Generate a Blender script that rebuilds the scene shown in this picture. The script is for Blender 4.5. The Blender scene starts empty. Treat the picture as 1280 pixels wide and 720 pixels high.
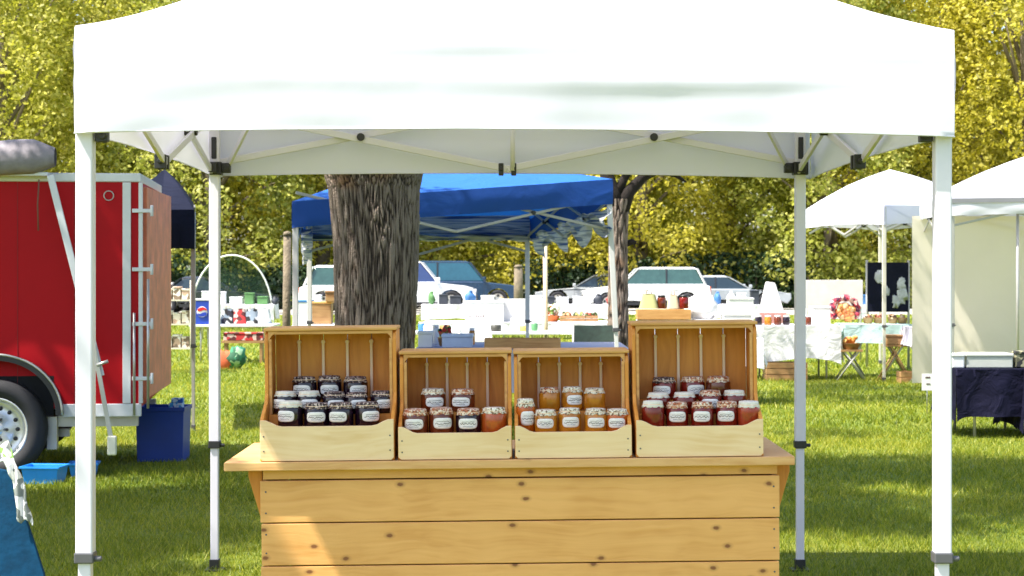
import bpy, math, random
import numpy as np
from mathutils import Vector, Matrix, noise
random.seed(7); RNG = np.random.default_rng(11)
R = math.radians; PI = math.pi
S = bpy.context.scene; COL = S.collection
F = 2313.0; CH = 1.53; HZ = 335.0; CX = 640.0
def wx(px, D): return (px - CX) / F * D
def wz(py, D): return CH - (py - HZ) / F * D
def W(px, py, D): return Vector((wx(px, D), D, wz(py, D)))

# ------------------------------------------------------------------ materials
def new_mat(name):
    m = bpy.data.materials.new(name); m.use_nodes = True
    nt = m.node_tree; b = nt.nodes['Principled BSDF']; return m, nt, b
def N(nt, t, **k):
    n = nt.nodes.new(t)
    for a, v in k.items():
        if a in n.inputs.keys() if hasattr(n.inputs, 'keys') else False: n.inputs[a].default_value = v
        else: setattr(n, a, v)
    return n
def ramp(nt, stops):
    r = nt.nodes.new('ShaderNodeValToRGB'); e = r.color_ramp.elements
    while len(e) < len(stops): e.new(0.5)
    for i, (p, c) in enumerate(stops):
        e[i].position = p; e[i].color = (*c, 1) if len(c) == 3 else c
    return r
def sc(c, k): return tuple(min(1, x * k) for x in c)
MC = {}
def mat(name, col, rough=0.6, var=0.12, scale=6.0, metal=0.0, bump=0.0, bscale=40.0, coat=0.0, trans=0.0, spec=None, translu=0.0):
    if name in MC: return MC[name]
    m, nt, b = new_mat(name); L = nt.links.new
    tc = N(nt, 'ShaderNodeTexCoord'); oi = N(nt, 'ShaderNodeObjectInfo')
    ad = N(nt, 'ShaderNodeVectorMath'); ad.operation = 'ADD'; L(tc.outputs['Object'], ad.inputs[0])
    ml = N(nt, 'ShaderNodeMath'); ml.operation = 'MULTIPLY'; ml.inputs[1].default_value = 37.0
    L(oi.outputs['Random'], ml.inputs[0]); L(ml.outputs[0], ad.inputs[1])
    n = N(nt, 'ShaderNodeTexNoise'); n.inputs['Scale'].default_value = scale; n.inputs['Detail'].default_value = 6; n.inputs['Roughness'].default_value = .65
    L(ad.outputs[0], n.inputs['Vector'])
    r = ramp(nt, [(0.3, sc(col, 1 - var)), (0.7, sc(col, 1 + var * .6))]); L(n.outputs['Fac'], r.inputs[0]); L(r.outputs[0], b.inputs['Base Color'])
    rr = N(nt, 'ShaderNodeMapRange'); rr.inputs['To Min'].default_value = max(0.02, rough - .08); rr.inputs['To Max'].default_value = min(1, rough + .1)
    L(n.outputs['Fac'], rr.inputs['Value']); L(rr.outputs[0], b.inputs['Roughness'])
    b.inputs['Metallic'].default_value = metal; b.inputs['Coat Weight'].default_value = coat
    b.inputs['Transmission Weight'].default_value = trans
    if bump:
        n2 = N(nt, 'ShaderNodeTexNoise'); n2.inputs['Scale'].default_value = bscale; n2.inputs['Detail'].default_value = 5
        L(ad.outputs[0], n2.inputs['Vector'])
        bp = N(nt, 'ShaderNodeBump'); bp.inputs['Strength'].default_value = bump; bp.inputs['Distance'].default_value = .02
        L(n2.outputs['Fac'], bp.inputs['Height']); L(bp.outputs[0], b.inputs['Normal'])
    if translu:
        out = nt.nodes['Material Output']; t = N(nt, 'ShaderNodeBsdfTranslucent'); L(r.outputs[0], t.inputs['Color'])
        mx = N(nt, 'ShaderNodeMixShader'); mx.inputs[0].default_value = translu
        L(b.outputs[0], mx.inputs[1]); L(t.outputs[0], mx.inputs[2]); L(mx.outputs[0], out.inputs['Surface'])
    MC[name] = m; return m

def wood(name, light, dark, axis='X', knots=True, grain=1.0, rough=.55):
    if name in MC: return MC[name]
    m, nt, b = new_mat(name); L = nt.links.new
    tc = N(nt, 'ShaderNodeTexCoord'); oi = N(nt, 'ShaderNodeObjectInfo')
    ml = N(nt, 'ShaderNodeMath'); ml.operation = 'MULTIPLY'; ml.inputs[1].default_value = 53.0; L(oi.outputs['Random'], ml.inputs[0])
    ad = N(nt, 'ShaderNodeVectorMath'); ad.operation = 'ADD'; L(tc.outputs['Object'], ad.inputs[0]); L(ml.outputs[0], ad.inputs[1])
    # slight warp
    wn = N(nt, 'ShaderNodeTexNoise'); wn.inputs['Scale'].default_value = 2.6; L(ad.outputs[0], wn.inputs['Vector'])
    ws = N(nt, 'ShaderNodeVectorMath'); ws.operation = 'SCALE'; ws.inputs['Scale'].default_value = .10; L(wn.outputs['Color'], ws.inputs[0])
    ad2 = N(nt, 'ShaderNodeVectorMath'); ad2.operation = 'ADD'; L(ad.outputs[0], ad2.inputs[0]); L(ws.outputs[0], ad2.inputs[1])
    mp = N(nt, 'ShaderNodeMapping'); s = [55, 55, 55]; s['XYZ'.index(axis)] = 1.6
    mp.inputs['Scale'].default_value = [q * grain for q in s]; L(ad2.outputs[0], mp.inputs[0])
    n = N(nt, 'ShaderNodeTexNoise'); n.inputs['Scale'].default_value = 1.0; n.inputs['Detail'].default_value = 5; L(mp.outputs[0], n.inputs['Vector'])
    n3 = N(nt, 'ShaderNodeTexNoise'); n3.inputs['Scale'].default_value = 5; L(ad.outputs[0], n3.inputs['Vector'])
    mx0 = N(nt, 'ShaderNodeMath'); mx0.operation = 'MULTIPLY_ADD'; mx0.inputs[1].default_value = .45
    L(n3.outputs['Fac'], mx0.inputs[0]); 
    mm = N(nt, 'ShaderNodeMath'); mm.operation = 'MULTIPLY'; mm.inputs[1].default_value = .6; L(n.outputs['Fac'], mm.inputs[0]); L(mm.outputs[0], mx0.inputs[2])
    r = ramp(nt, [(0.36, dark), (0.52, tuple((a * .35 + c * .65) for a, c in zip(dark, light))), (0.66, light)]); L(mx0.outputs[0], r.inputs[0])
    colout = r.outputs[0]
    if knots:
        mk = N(nt, 'ShaderNodeMapping'); k = [1, 1, 1]; k['XYZ'.index(axis)] = .62
        mk.inputs['Scale'].default_value = k; L(ad.outputs[0], mk.inputs[0])
        v = N(nt, 'ShaderNodeTexVoronoi'); v.inputs['Scale'].default_value = 10.5; v.voronoi_dimensions = '2D'
        sx_ = N(nt, 'ShaderNodeSeparateXYZ'); cb_ = N(nt, 'ShaderNodeCombineXYZ'); L(mk.outputs[0], sx_.inputs[0]); L(sx_.outputs[0 if axis != 'Y' else 1], cb_.inputs[0]); L(sx_.outputs[2], cb_.inputs[1]); L(cb_.outputs[0], v.inputs['Vector'])
        wnz = N(nt, 'ShaderNodeTexNoise'); wnz.inputs['Scale'].default_value = 90; L(ad.outputs[0], wnz.inputs['Vector'])
        wa = N(nt, 'ShaderNodeMath'); wa.operation = 'MULTIPLY_ADD'; wa.inputs[1].default_value = .05; L(wnz.outputs['Fac'], wa.inputs[0]); L(v.outputs['Distance'], wa.inputs[2])
        kr = ramp(nt, [(0.075, (1, 1, 1)), (0.115, (0.3, .3, .3)), (0.19, (0, 0, 0))]); L(wa.outputs[0], kr.inputs[0])
        sp = N(nt, 'ShaderNodeSeparateColor'); L(v.outputs['Color'], sp.inputs[0])
        gt = N(nt, 'ShaderNodeMath'); gt.operation = 'GREATER_THAN'; gt.inputs[1].default_value = .64; L(sp.outputs[0], gt.inputs[0])
        mu = N(nt, 'ShaderNodeMath'); mu.operation = 'MULTIPLY'; L(kr.outputs[0], mu.inputs[0]); L(gt.outputs[0], mu.inputs[1])
        mx = N(nt, 'ShaderNodeMixRGB'); mx.inputs[2].default_value = (0.22, 0.08, 0.025, 1); L(mu.outputs[0], mx.inputs[0]); L(colout, mx.inputs[1]); colout = mx.outputs[0]
    L(colout, b.inputs['Base Color']); b.inputs['Roughness'].default_value = rough
    bp = N(nt, 'ShaderNodeBump'); bp.inputs['Strength'].default_value = .25; bp.inputs['Distance'].default_value = .004; L(n.outputs['Fac'], bp.inputs['Height']); L(bp.outputs[0], b.inputs['Normal'])
    MC[name] = m; return m

def leafmat(name, c1, c2, c3, translu=.45):
    m, nt, b = new_mat(name); L = nt.links.new
    g = N(nt, 'ShaderNodeNewGeometry'); tc = N(nt, 'ShaderNodeTexCoord')
    n = N(nt, 'ShaderNodeTexNoise'); n.inputs['Scale'].default_value = .35; n.inputs['Detail'].default_value = 3; L(tc.outputs['Object'], n.inputs['Vector'])
    a = N(nt, 'ShaderNodeMath'); a.operation = 'MULTIPLY_ADD'; a.inputs[1].default_value = .55; L(g.outputs['Random Per Island'], a.inputs[0])
    h = N(nt, 'ShaderNodeMath'); h.operation = 'MULTIPLY'; h.inputs[1].default_value = .55; L(n.outputs['Fac'], h.inputs[0]); L(h.outputs[0], a.inputs[2])
    r = ramp(nt, [(0.2, c1), (0.55, c2), (0.85, c3)]); L(a.outputs[0], r.inputs[0]); L(r.outputs[0], b.inputs['Base Color'])
    b.inputs['Roughness'].default_value = .5
    t = N(nt, 'ShaderNodeBsdfTranslucent'); L(r.outputs[0], t.inputs['Color'])
    mx = N(nt, 'ShaderNodeMixShader'); mx.inputs[0].default_value = translu; out = nt.nodes['Material Output']
    L(b.outputs[0], mx.inputs[1]); L(t.outputs[0], mx.inputs[2]); L(mx.outputs[0], out.inputs['Surface'])
    return m

def fabric(name, col, translu=.3, var=.06, wr=.5, wscale=3.0, rough=.75):
    if name in MC: return MC[name]
    m, nt, b = new_mat(name); L = nt.links.new
    tc = N(nt, 'ShaderNodeTexCoord')
    n = N(nt, 'ShaderNodeTexNoise'); n.inputs['Scale'].default_value = wscale; n.inputs['Detail'].default_value = 4; n.inputs['Distortion'].default_value = .8; L(tc.outputs['Object'], n.inputs['Vector'])
    r = ramp(nt, [(0.3, sc(col, 1 - var)), (0.7, sc(col, 1 + var * .3))]); L(n.outputs['Fac'], r.inputs[0]); L(r.outputs[0], b.inputs['Base Color'])
    b.inputs['Roughness'].default_value = rough
    bp = N(nt, 'ShaderNodeBump'); bp.inputs['Strength'].default_value = wr; bp.inputs['Distance'].default_value = .05; L(n.outputs['Fac'], bp.inputs['Height']); L(bp.outputs[0], b.inputs['Normal'])
    t = N(nt, 'ShaderNodeBsdfTranslucent'); L(r.outputs[0], t.inputs['Color'])
    mx = N(nt, 'ShaderNodeMixShader'); mx.inputs[0].default_value = translu; out = nt.nodes['Material Output']
    L(b.outputs[0], mx.inputs[1]); L(t.outputs[0], mx.inputs[2]); L(mx.outputs[0], out.inputs['Surface'])
    MC[name] = m; return m

def speckle(name, cols, scale=40, rough=.8):
    """patchy print made of several colours"""
    if name in MC: return MC[name]
    m, nt, b = new_mat(name); L = nt.links.new
    tc = N(nt, 'ShaderNodeTexCoord'); oi = N(nt, 'ShaderNodeObjectInfo')
    ml = N(nt, 'ShaderNodeMath'); ml.operation = 'MULTIPLY'; ml.inputs[1].default_value = 31.0; L(oi.outputs['Random'], ml.inputs[0])
    ad = N(nt, 'ShaderNodeVectorMath'); ad.operation = 'ADD'; L(tc.outputs['Object'], ad.inputs[0]); L(ml.outputs[0], ad.inputs[1])
    v = N(nt, 'ShaderNodeTexVoronoi'); v.inputs['Scale'].default_value = scale; L(ad.outputs[0], v.inputs['Vector'])
    sp = N(nt, 'ShaderNodeSeparateColor'); L(v.outputs['Color'], sp.inputs[0])
    r = ramp(nt, [(i / len(cols), c) for i, c in enumerate(cols)]); r.color_ramp.interpolation = 'CONSTANT'
    L(sp.outputs[0], r.inputs[0]); L(r.outputs[0], b.inputs['Base Color']); b.inputs['Roughness'].default_value = rough
    MC[name] = m; return m

WHITE_TUBE = mat('white_painted_steel', (.70, .68, .76), .35, .05)
BLACKP = mat('black_plastic', (.02, .02, .022), .4, .2)
GREYP = mat('grey_plastic', (.09, .09, .10), .45, .15)
STEEL = mat('galvanised_steel', (.55, .55, .54), .35, .12, metal=.7)
GREYTUBE = mat('dull_tent_steel', (.42, .41, .39), .4, .12, metal=.3)
WHITEP = mat('white_plastic', (.8, .8, .8), .4, .05)
CANVAS = fabric('white_canopy_cloth', (.80, .79, .91), .20, .02, .14, 1.3)
CLOTHW = fabric('white_table_linen', (.78, .77, .8), .1, .05, .6, 5)
CLOTHT = fabric('pale_teal_linen', (.55, .75, .74), .1, .1, .6, 5)
CLOTHP = fabric('pale_lilac_linen', (.62, .58, .68), .1, .08, .6, 5)
CLOTHK = fabric('navy_black_linen', (.010, .010, .028), .03, .3, .7, 6)
BLUEV = fabric('shaded_blue_valance_cloth', (.007, .075, .38), .12, .12, .3, 2.5)  # same blue cloth as the roof, with valence shade put into the colour
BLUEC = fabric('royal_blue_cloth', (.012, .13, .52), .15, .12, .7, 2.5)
BLACKC = fabric('black_cloth', (.012, .014, .03), .05, .2, .6, 3)
CREAMC = fabric('cream_cloth', (.84, .77, .62), .45, .04, .3, 1.2)
PINE = wood('golden_pine', (.76, .40, .13), (.63, .30, .08))
PALEPINE = wood('pale_pine', (.84, .62, .37), (.74, .50, .25), knots=False)
CRATEV = wood('amber_stained_pine', (.74, .31, .05), (.56, .195, .025), axis='Z', knots=False)
CRATEH = wood('amber_stained_pine_rail', (.70, .38, .13), (.54, .25, .07), axis='X', knots=False)
PALEBEECH = mat('pale_beech', (.88, .66, .46), .5, .1)
OLDWOOD = wood('weathered_crate_wood', (.42, .24, .10), (.22, .10, .035), knots=False, grain=.5)
for _m in (BLACKC, CLOTHK): _m.node_tree.nodes['Principled BSDF'].inputs['Specular IOR Level'].default_value = .08
RUBBER = mat('tyre_rubber', (.018, .018, .022), .75, .25)
GLASSK = mat('dark_car_glass', (.02, .035, .045), .08, .1, coat=.5)

# ------------------------------------------------------------------ mesh builder
def T(v): return Matrix.Translation(Vector(v))
class MB:
    def __init__(s): s.v = []; s.f = []; s.smooth = []
    def add(s, vs, fs, sm=False):
        o = len(s.v); s.v += [tuple(p) for p in vs]
        for f in fs: s.f.append(tuple(i + o for i in f)); s.smooth.append(sm)
        return s
    def box(s, c, d, M=None):
        x, y, z = [q / 2 for q in d]; c = Vector(c)
        vs = [Vector((sx * x, sy * y, sz * z)) for sx in (-1, 1) for sy in (-1, 1) for sz in (-1, 1)]
        vs = [(M @ p if M is not None else p) + c for p in vs]
        return s.add(vs, [(0, 1, 3, 2), (4, 6, 7, 5), (0, 4, 5, 1), (2, 3, 7, 6), (0, 2, 6, 4), (1, 5, 7, 3)])
    def b2(s, x0, x1, y0, y1, z0, z1): return s.box(((x0 + x1) / 2, (y0 + y1) / 2, (z0 + z1) / 2), (abs(x1 - x0), abs(y1 - y0), abs(z1 - z0)))
    def bar(s, p0, p1, w, h, up=(0, 0, 1)):
        p0, p1 = Vector(p0), Vector(p1); d = (p1 - p0); l = d.length; d.normalize(); u = Vector(up)
        sx = d.cross(u)
        if sx.length < 1e-4: sx = d.cross(Vector((0, 1, 0)))
        sx.normalize(); uu = sx.cross(d)
        M = Matrix((sx, d, uu)).transposed()
        return s.box((p0 + p1) / 2, (w, l, h), M)
    def tube(s, pts, r, seg=12, caps=True, sm=True):
        pts = [Vector(p) for p in pts]; n = len(pts); rs = r if isinstance(r, (list, tuple)) else [r] * n
        vs = []; prev = None
        for i, p in enumerate(pts):
            d = (pts[min(i + 1, n - 1)] - pts[max(i - 1, 0)]).normalized()
            a = d.orthogonal().normalized() if prev is None else (prev - d * prev.dot(d)).normalized()
            prev = a; b = d.cross(a)
            for k in range(seg):
                t = 2 * PI * k / seg; vs.append(p + (a * math.cos(t) + b * math.sin(t)) * rs[i])
        fs = [(i * seg + k, i * seg + (k + 1) % seg, (i + 1) * seg + (k + 1) % seg, (i + 1) * seg + k) for i in range(n - 1) for k in range(seg)]
        s.add(vs, fs, sm)
        if caps: s.add(vs[:seg], [tuple(reversed(range(seg)))]); s.add(vs[-seg:], [tuple(range(seg))])
        return s
    def lathe(s, prof, c=(0, 0, 0), seg=20, M=None, wav=None, cap=True):
        c = Vector(c); vs = []
        for j, (r, z) in enumerate(prof):
            for k in range(seg):
                t = 2 * PI * k / seg; rr = r * (1 + (wav(j, t) if wav else 0)); p = Vector((rr * math.cos(t), rr * math.sin(t), z))
                vs.append((M @ p if M is not None else p) + c)
        n = len(prof)
        fs = [(i * seg + k, i * seg + (k + 1) % seg, (i + 1) * seg + (k + 1) % seg, (i + 1) * seg + k) for i in range(n - 1) for k in range(seg)]
        s.add(vs, fs, True)
        if cap and prof[0][0] > 1e-5: s.add(vs[:seg], [tuple(reversed(range(seg)))])
        if cap and prof[-1][0] > 1e-5: s.add(vs[-seg:], [tuple(range(seg))])
        return s
    def grid(s, fn, nu, nv, sm=True):
        vs = [fn(i / nu, j / nv) for j in range(nv + 1) for i in range(nu + 1)]; w = nu + 1
        return s.add(vs, [(j * w + i, j * w + i + 1, (j + 1) * w + i + 1, (j + 1) * w + i) for j in range(nv) for i in range(nu)], sm)
    def prism(s, poly, fn):
        """poly: 2-D outline; fn(a,b,t) -> 3-D for t=0,1"""
        n = len(poly); vs = [fn(a, b, 0) for a, b in poly] + [fn(a, b, 1) for a, b in poly]
        return s.add(vs, [tuple(reversed(range(n))), tuple(range(n, 2 * n))] + [(i, (i + 1) % n, n + (i + 1) % n, n + i) for i in range(n)])
    def ball(s, c, r, seg=12, amp=0.0, sq=(1, 1, 1), sd=0):
        c = Vector(c); rings = seg // 2 + 1; vs = []
        for i in range(rings + 1):
            ph = PI * i / rings
            for k in range(seg):
                t = 2 * PI * k / seg; p = Vector((math.sin(ph) * math.cos(t), math.sin(ph) * math.sin(t), math.cos(ph)))
                q = 1 + amp * noise.noise(p * 2.1 + Vector((sd * 3.7, sd, 0)))
                vs.append(c + Vector((p.x * sq[0], p.y * sq[1], p.z * sq[2])) * r * q)
        return s.add(vs, [(i * seg + k, i * seg + (k + 1) % seg, (i + 1) * seg + (k + 1) % seg, (i + 1) * seg + k) for i in range(rings) for k in range(seg)], True)
    def build(s, name, m, parent=None, world=False, bevel=0.0, loc=None, solid=0.0):
        me = bpy.data.meshes.new(name)
        vs = s.v
        if world and parent is not None:
            Mi = MW[parent.name].inverted(); vs = [tuple(Mi @ Vector(p)) for p in vs]
        if loc is not None: vs = [tuple(Vector(p) - Vector(loc)) for p in vs]
        me.from_pydata(vs, [], s.f); me.polygons.foreach_set('use_smooth', s.smooth); me.update()
        import bmesh
        bm = bmesh.new(); bm.from_mesh(me); bmesh.ops.remove_doubles(bm, verts=bm.verts, dist=1e-5) if s.smooth and any(s.smooth) else None
        bmesh.ops.recalc_face_normals(bm, faces=bm.faces); bm.to_mesh(me); bm.free()
        me.materials.append(m)
        o = bpy.data.objects.new(name, me); COL.objects.link(o)
        if parent is not None: o.parent = parent
        elif loc is not None: o.location = loc
        MW[o.name] = T(loc) if (loc is not None and parent is None) else (MW[parent.name] if parent is not None else Matrix.Identity(4))
        if bevel:
            b = o.modifiers.new('b', 'BEVEL'); b.width = bevel; b.segments = 2; b.limit_method = 'ANGLE'; b.angle_limit = R(40); b.harden_normals = False
        if solid:
            b = o.modifiers.new('s', 'SOLIDIFY'); b.thickness = solid; b.offset = 0
        return o
MW = {}
def tag(o, label=None, cat=None, group=None, kind=None):
    if label: o['label'] = label
    if cat: o['category'] = cat
    if group: o['group'] = group
    if kind: o['kind'] = kind
    return o
def thing(name, label, cat, loc=(0, 0, 0), rot=(0, 0, 0), group=None, M=None):
    o = bpy.data.objects.new(name, None); COL.objects.link(o); o.empty_display_size = .1
    if M is not None: o.matrix_world = M; MW[o.name] = M.copy()
    else:
        o.location = loc; o.rotation_euler = rot
        from mathutils import Euler
        MW[o.name] = T(loc) @ Euler(rot).to_matrix().to_4x4()
    tag(o, label, cat, group); return o
def copy_tree(o, parent=None):
    c = o.copy(); COL.objects.link(c); c.parent = parent
    for ch in list(o.children): copy_tree(ch, c)
    return c

# ------------------------------------------------------------------ camera, world, sun
cam = bpy.data.cameras.new('camera'); co = bpy.data.objects.new('camera', cam); COL.objects.link(co); S.camera = co
co.location = (0, 0, CH); co.rotation_euler = (R(90), 0, 0); cam.sensor_width = 36; cam.lens = F / 1280 * 36
cam.shift_y = -(360 - HZ) / 1280; cam.clip_start = .1; cam.clip_end = 3000
cam.dof.use_dof = True; cam.dof.focus_distance = 7.4; cam.dof.aperture_fstop = 11
EL = 60; AZ = 23
SUN = Vector((-math.cos(R(EL)) * math.cos(R(AZ)), -math.cos(R(EL)) * math.sin(R(AZ)), math.sin(R(EL))))
w = bpy.data.worlds.new('World'); S.world = w; w.use_nodes = True; nt = w.node_tree
sky = nt.nodes.new('ShaderNodeTexSky'); sky.sky_type = 'NISHITA'; sky.sun_disc = False; sky.sun_elevation = R(EL)
sky.sun_rotation = math.atan2(SUN.x, SUN.y); sky.air_density = 1.0; sky.dust_density = 2.5; sky.ozone_density = 1
bg = nt.nodes['Background']; bg.inputs[1].default_value = .15; nt.links.new(sky.outputs[0], bg.inputs[0])
sl = bpy.data.lights.new('sun', 'SUN'); sl.energy = 4.6; sl.angle = R(.53); sl.color = (1, .945, .85)
so = bpy.data.objects.new('sun', sl); COL.objects.link(so); so.rotation_euler = SUN.to_track_quat('Z', 'Y').to_euler()
S.view_settings.view_transform = 'Standard'; S.view_settings.look = 'None'; S.view_settings.exposure = 1.3; S.view_settings.gamma = 1
S.cycles.max_bounces = 8; S.cycles.transparent_max_bounces = 12; S.cycles.caustics_refractive = False; S.cycles.caustics_reflective = False

# ------------------------------------------------------------------ ground
def ground_mat():
    m, nt, b = new_mat('lawn_soil'); L = nt.links.new
    tc = N(nt, 'ShaderNodeTexCoord')
    n = N(nt, 'ShaderNodeTexNoise'); n.inputs['Scale'].default_value = 22; n.inputs['Detail'].default_value = 8; n.inputs['Roughness'].default_value = .75; L(tc.outputs['Object'], n.inputs['Vector'])
    n2 = N(nt, 'ShaderNodeTexNoise'); n2.inputs['Scale'].default_value = .55; n2.inputs['Detail'].default_value = 4; L(tc.outputs['Object'], n2.inputs['Vector'])
    r = ramp(nt, [(.3, (.06, .10, .008)), (.5, (.17, .22, .016)), (.72, (.30, .32, .04))]); L(n.outputs['Fac'], r.inputs[0])
    r2 = ramp(nt, [(.35, (.75, .9, .8)), (.65, (1.25, 1.1, 1.0))]); L(n2.outputs['Fac'], r2.inputs[0])
    mx = N(nt, 'ShaderNodeMixRGB'); mx.blend_type = 'MULTIPLY'; mx.inputs[0].default_value = 1; L(r.outputs[0], mx.inputs[1]); L(r2.outputs[0], mx.inputs[2])
    L(mx.outputs[0], b.inputs['Base Color']); b.inputs['Roughness'].default_value = .9
    bp = N(nt, 'ShaderNodeBump'); bp.inputs['Strength'].default_value = .8; bp.inputs['Distance'].default_value = .04; L(n.outputs['Fac'], bp.inputs['Height']); L(bp.outputs[0], b.inputs['Normal'])
    return m
g = MB(); g.grid(lambda u, v: (-600 + 1200 * u, -100 + 1400 * v, 0), 20, 20, False)
tag(g.build('ground', ground_mat()), kind='structure')
lot = MB(); lot.b2(-40, 45, 60.5, 73, -.05, .004); tag(lot.build('parking_lot', mat('pale_gravel', (.42, .40, .36), .9, .2, 3, bump=.5)), kind='structure')

def quads_object(name, P, m, parent=None, tri=False):
    """P: (n,k,3) array of faces"""
    n, k = P.shape[:2]; me = bpy.data.meshes.new(name)
    me.vertices.add(n * k); me.vertices.foreach_set('co', P.reshape(-1).astype(np.float32))
    me.loops.add(n * k); me.loops.foreach_set('vertex_index', np.arange(n * k, dtype=np.int32))
    me.polygons.add(n); me.polygons.foreach_set('loop_start', np.arange(0, n * k, k, dtype=np.int32)); me.polygons.foreach_set('loop_total', np.full(n, k, dtype=np.int32))
    me.update(); me.validate(); me.materials.append(m)
    o = bpy.data.objects.new(name, me); COL.objects.link(o)
    if parent is not None: o.parent = parent
    MW[o.name] = Matrix.Identity(4); return o

GRASSM = leafmat('grass_blade', (.08, .13, .006), (.25, .31, .014), (.50, .46, .05), .45)
def grass():
    out = []
    for (d0, d1, n, h, wd) in ((8.2, 12, 110000, .035, .006), (12, 18, 120000, .04, .009), (18, 28, 90000, .05, .015), (28, 45, 60000, .06, .03), (45, 60, 25000, .07, .05)):
        D = RNG.uniform(d0, d1, n); x = RNG.uniform(-.31, .31, n) * D
        c = np.sin(x * 3.1 + 1.7 * np.sin(D * 2.3)) * np.cos(D * 3.7 + x) * .35 + 1
        hh = h * RNG.uniform(.45, 1.25, n) * c; a = RNG.uniform(0, 2 * PI, n); ww = wd * RNG.uniform(.6, 1.3, n)
        lean = RNG.normal(0, .6, (n, 2)) * hh[:, None]
        P = np.zeros((n, 3, 3)); dx = np.cos(a) * ww / 2; dy = np.sin(a) * ww / 2
        P[:, 0] = np.stack([x - dx, D - dy, np.full(n, -.003)], 1); P[:, 1] = np.stack([x + dx, D + dy, np.full(n, -.003)], 1)
        P[:, 2] = np.stack([x + lean[:, 0], D + lean[:, 1], hh], 1); out.append(P)
    tag(quads_object('grass', np.concatenate(out), GRASSM), 'short mown lawn grass all over the ground', 'grass', kind='stuff')
grass()

# ------------------------------------------------------------------ foliage
def leaves(clumps, size, per, asp=.62, shell=.5):
    """clumps: list (x,y,z,r,flat)"""
    out = []
    for (x, y, z, r, fl) in clumps:
        n = max(6, int(per * r * r)); d = RNG.normal(size=(n, 3)); d /= np.linalg.norm(d, axis=1)[:, None]
        rad = r * (shell + (1 - shell) * RNG.random(n) ** .6)
        c = d * rad[:, None]; c[:, 2] *= fl; c += RNG.normal(0, .06 * r, (n, 3)); c += np.array([x, y, z])
        nn = d * .8 + RNG.normal(0, .75, (n, 3)); nn[:, 2] += .35; nn /= np.linalg.norm(nn, axis=1)[:, None]
        t = np.cross(nn, RNG.normal(size=(n, 3))); t /= np.linalg.norm(t, axis=1)[:, None]; b = np.cross(nn, t)
        s = size * RNG.uniform(.6, 1.35, n)[:, None]
        P = np.stack([c - t * s, c - b * s * asp + nn * s * .12, c + t * s, c + b * s * asp + nn * s * .12], 1); out.append(P)
    return np.concatenate(out)
BARKL = mat('pale_bark', (.20, .16, .11), .9, .35, 9, bump=.8)
LEAF_Y = leafmat('yellow_green_leaf', (.17, .19, .014), (.46, .45, .045), (.78, .73, .20), .6)
LEAF_G = leafmat('mid_green_leaf', (.13, .16, .02), (.36, .39, .05), (.72, .70, .22), .6)
LEAF_O = leafmat('golden_leaf', (.19, .18, .012), (.52, .47, .035), (.78, .70, .16), .6)
LEAF_D = leafmat('dark_hedge_leaf', (.012, .03, .012), (.025, .06, .02), (.07, .12, .03), .25)
LEAF_N = leafmat('overhead_leaf', (.04, .08, .01), (.09, .14, .015), (.16, .18, .03), .4)
def tree(name, label, x, D, r, h, m, base=.7, nc=165, size=.095, per=250, group='trees along the back of the field', trunk_r=.28):
    t = thing(name, label, 'tree', (x, D, 0), group=group)
    rnd = random.Random(int(x * 13 + D * 7)); tb = MB(); lean = rnd.uniform(-.6, .6)
    top = Vector((lean, 0, h * .75)); tb.tube([(0, 0, -.1), (lean * .3, 0, h * .22), (lean * .6, .1, h * .5), top], [trunk_r * 1.25, trunk_r, trunk_r * .7, .06], 10)
    cl = []
    for i in range(nc):
        a = i * 2.39996 + rnd.uniform(-.3, .3); zz = base + (h - base) * (i + rnd.random()) / nc; k = (zz - base) / (h - base)
        env = r * (1.0 - .55 * k ** 2.2) * (.72 + .28 * min(1, k * 5 + .3))
        rr = env * math.sqrt(rnd.uniform(.45, 1)); cr = rnd.uniform(.55, 1.25) * (r / 4.5)
        cl.append((rr * math.cos(a), rr * math.sin(a), zz, cr, rnd.uniform(.55, .95)))
        if i % 9 == 0:
            s0 = Vector((lean * .5, 0, max(1.2, zz * .6))); e = Vector((rr * math.cos(a), rr * math.sin(a), zz))
            tb.tube([s0, s0.lerp(e, .5) + Vector((0, 0, .2)), e], [.12, .07, .02], 6)
    tb.build('trunk', BARKL, t); quads_object('crown', leaves(cl, size, per), m, t); return t
bt = [(-19.5, 70, 4.8, 14, 'Y', 'yellow green tree rising behind the red trailer at the left edge'),
      (-15.2, 74, 4.6, 15, 'Y', 'leafy tree seen over the trailer roof between it and the white canopy leg'),
      (-11.5, 71, 4.2, 13, 'G', 'darker green tree standing behind the black canopy'),
      (-7.6, 74, 4.4, 14, 'O', 'golden tree between rear canopy pole and thick trunk'),
      (-3.2, 76, 4.5, 14, 'Y', 'yellow tree directly behind the thick bark trunk'),
      (0.8, 75, 4.4, 14, 'O', 'golden tree seen under the blue canopy behind the dark car'),
      (5.0, 73, 4.4, 14, 'O', 'yellow tree behind the thin forked trunk'),
      (8.8, 75, 4.3, 13, 'Y', 'broad yellow green tree above the white hatchback'),
      (12.4, 72, 4.1, 14, 'G', 'mottled green tree left of the rear right canopy pole'),
      (16.2, 74, 4.6, 14, 'O', 'golden crowned tree above the small white canopy'),
      (20.4, 72, 4.8, 15, 'O', 'golden tree at the right edge above the cream tent'),
      (-23.5, 78, 5, 15, 'G', 'green tree cut by the left edge of the frame'),
      (24.5, 79, 5, 15, 'Y', 'yellow green tree cut by the right edge of the frame')]
LM = {'Y': LEAF_Y, 'G': LEAF_G, 'O': LEAF_O}
for (x, D, r, h, k, lab) in bt: tree('tree', lab, x, D, r, h, LM[k])
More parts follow.
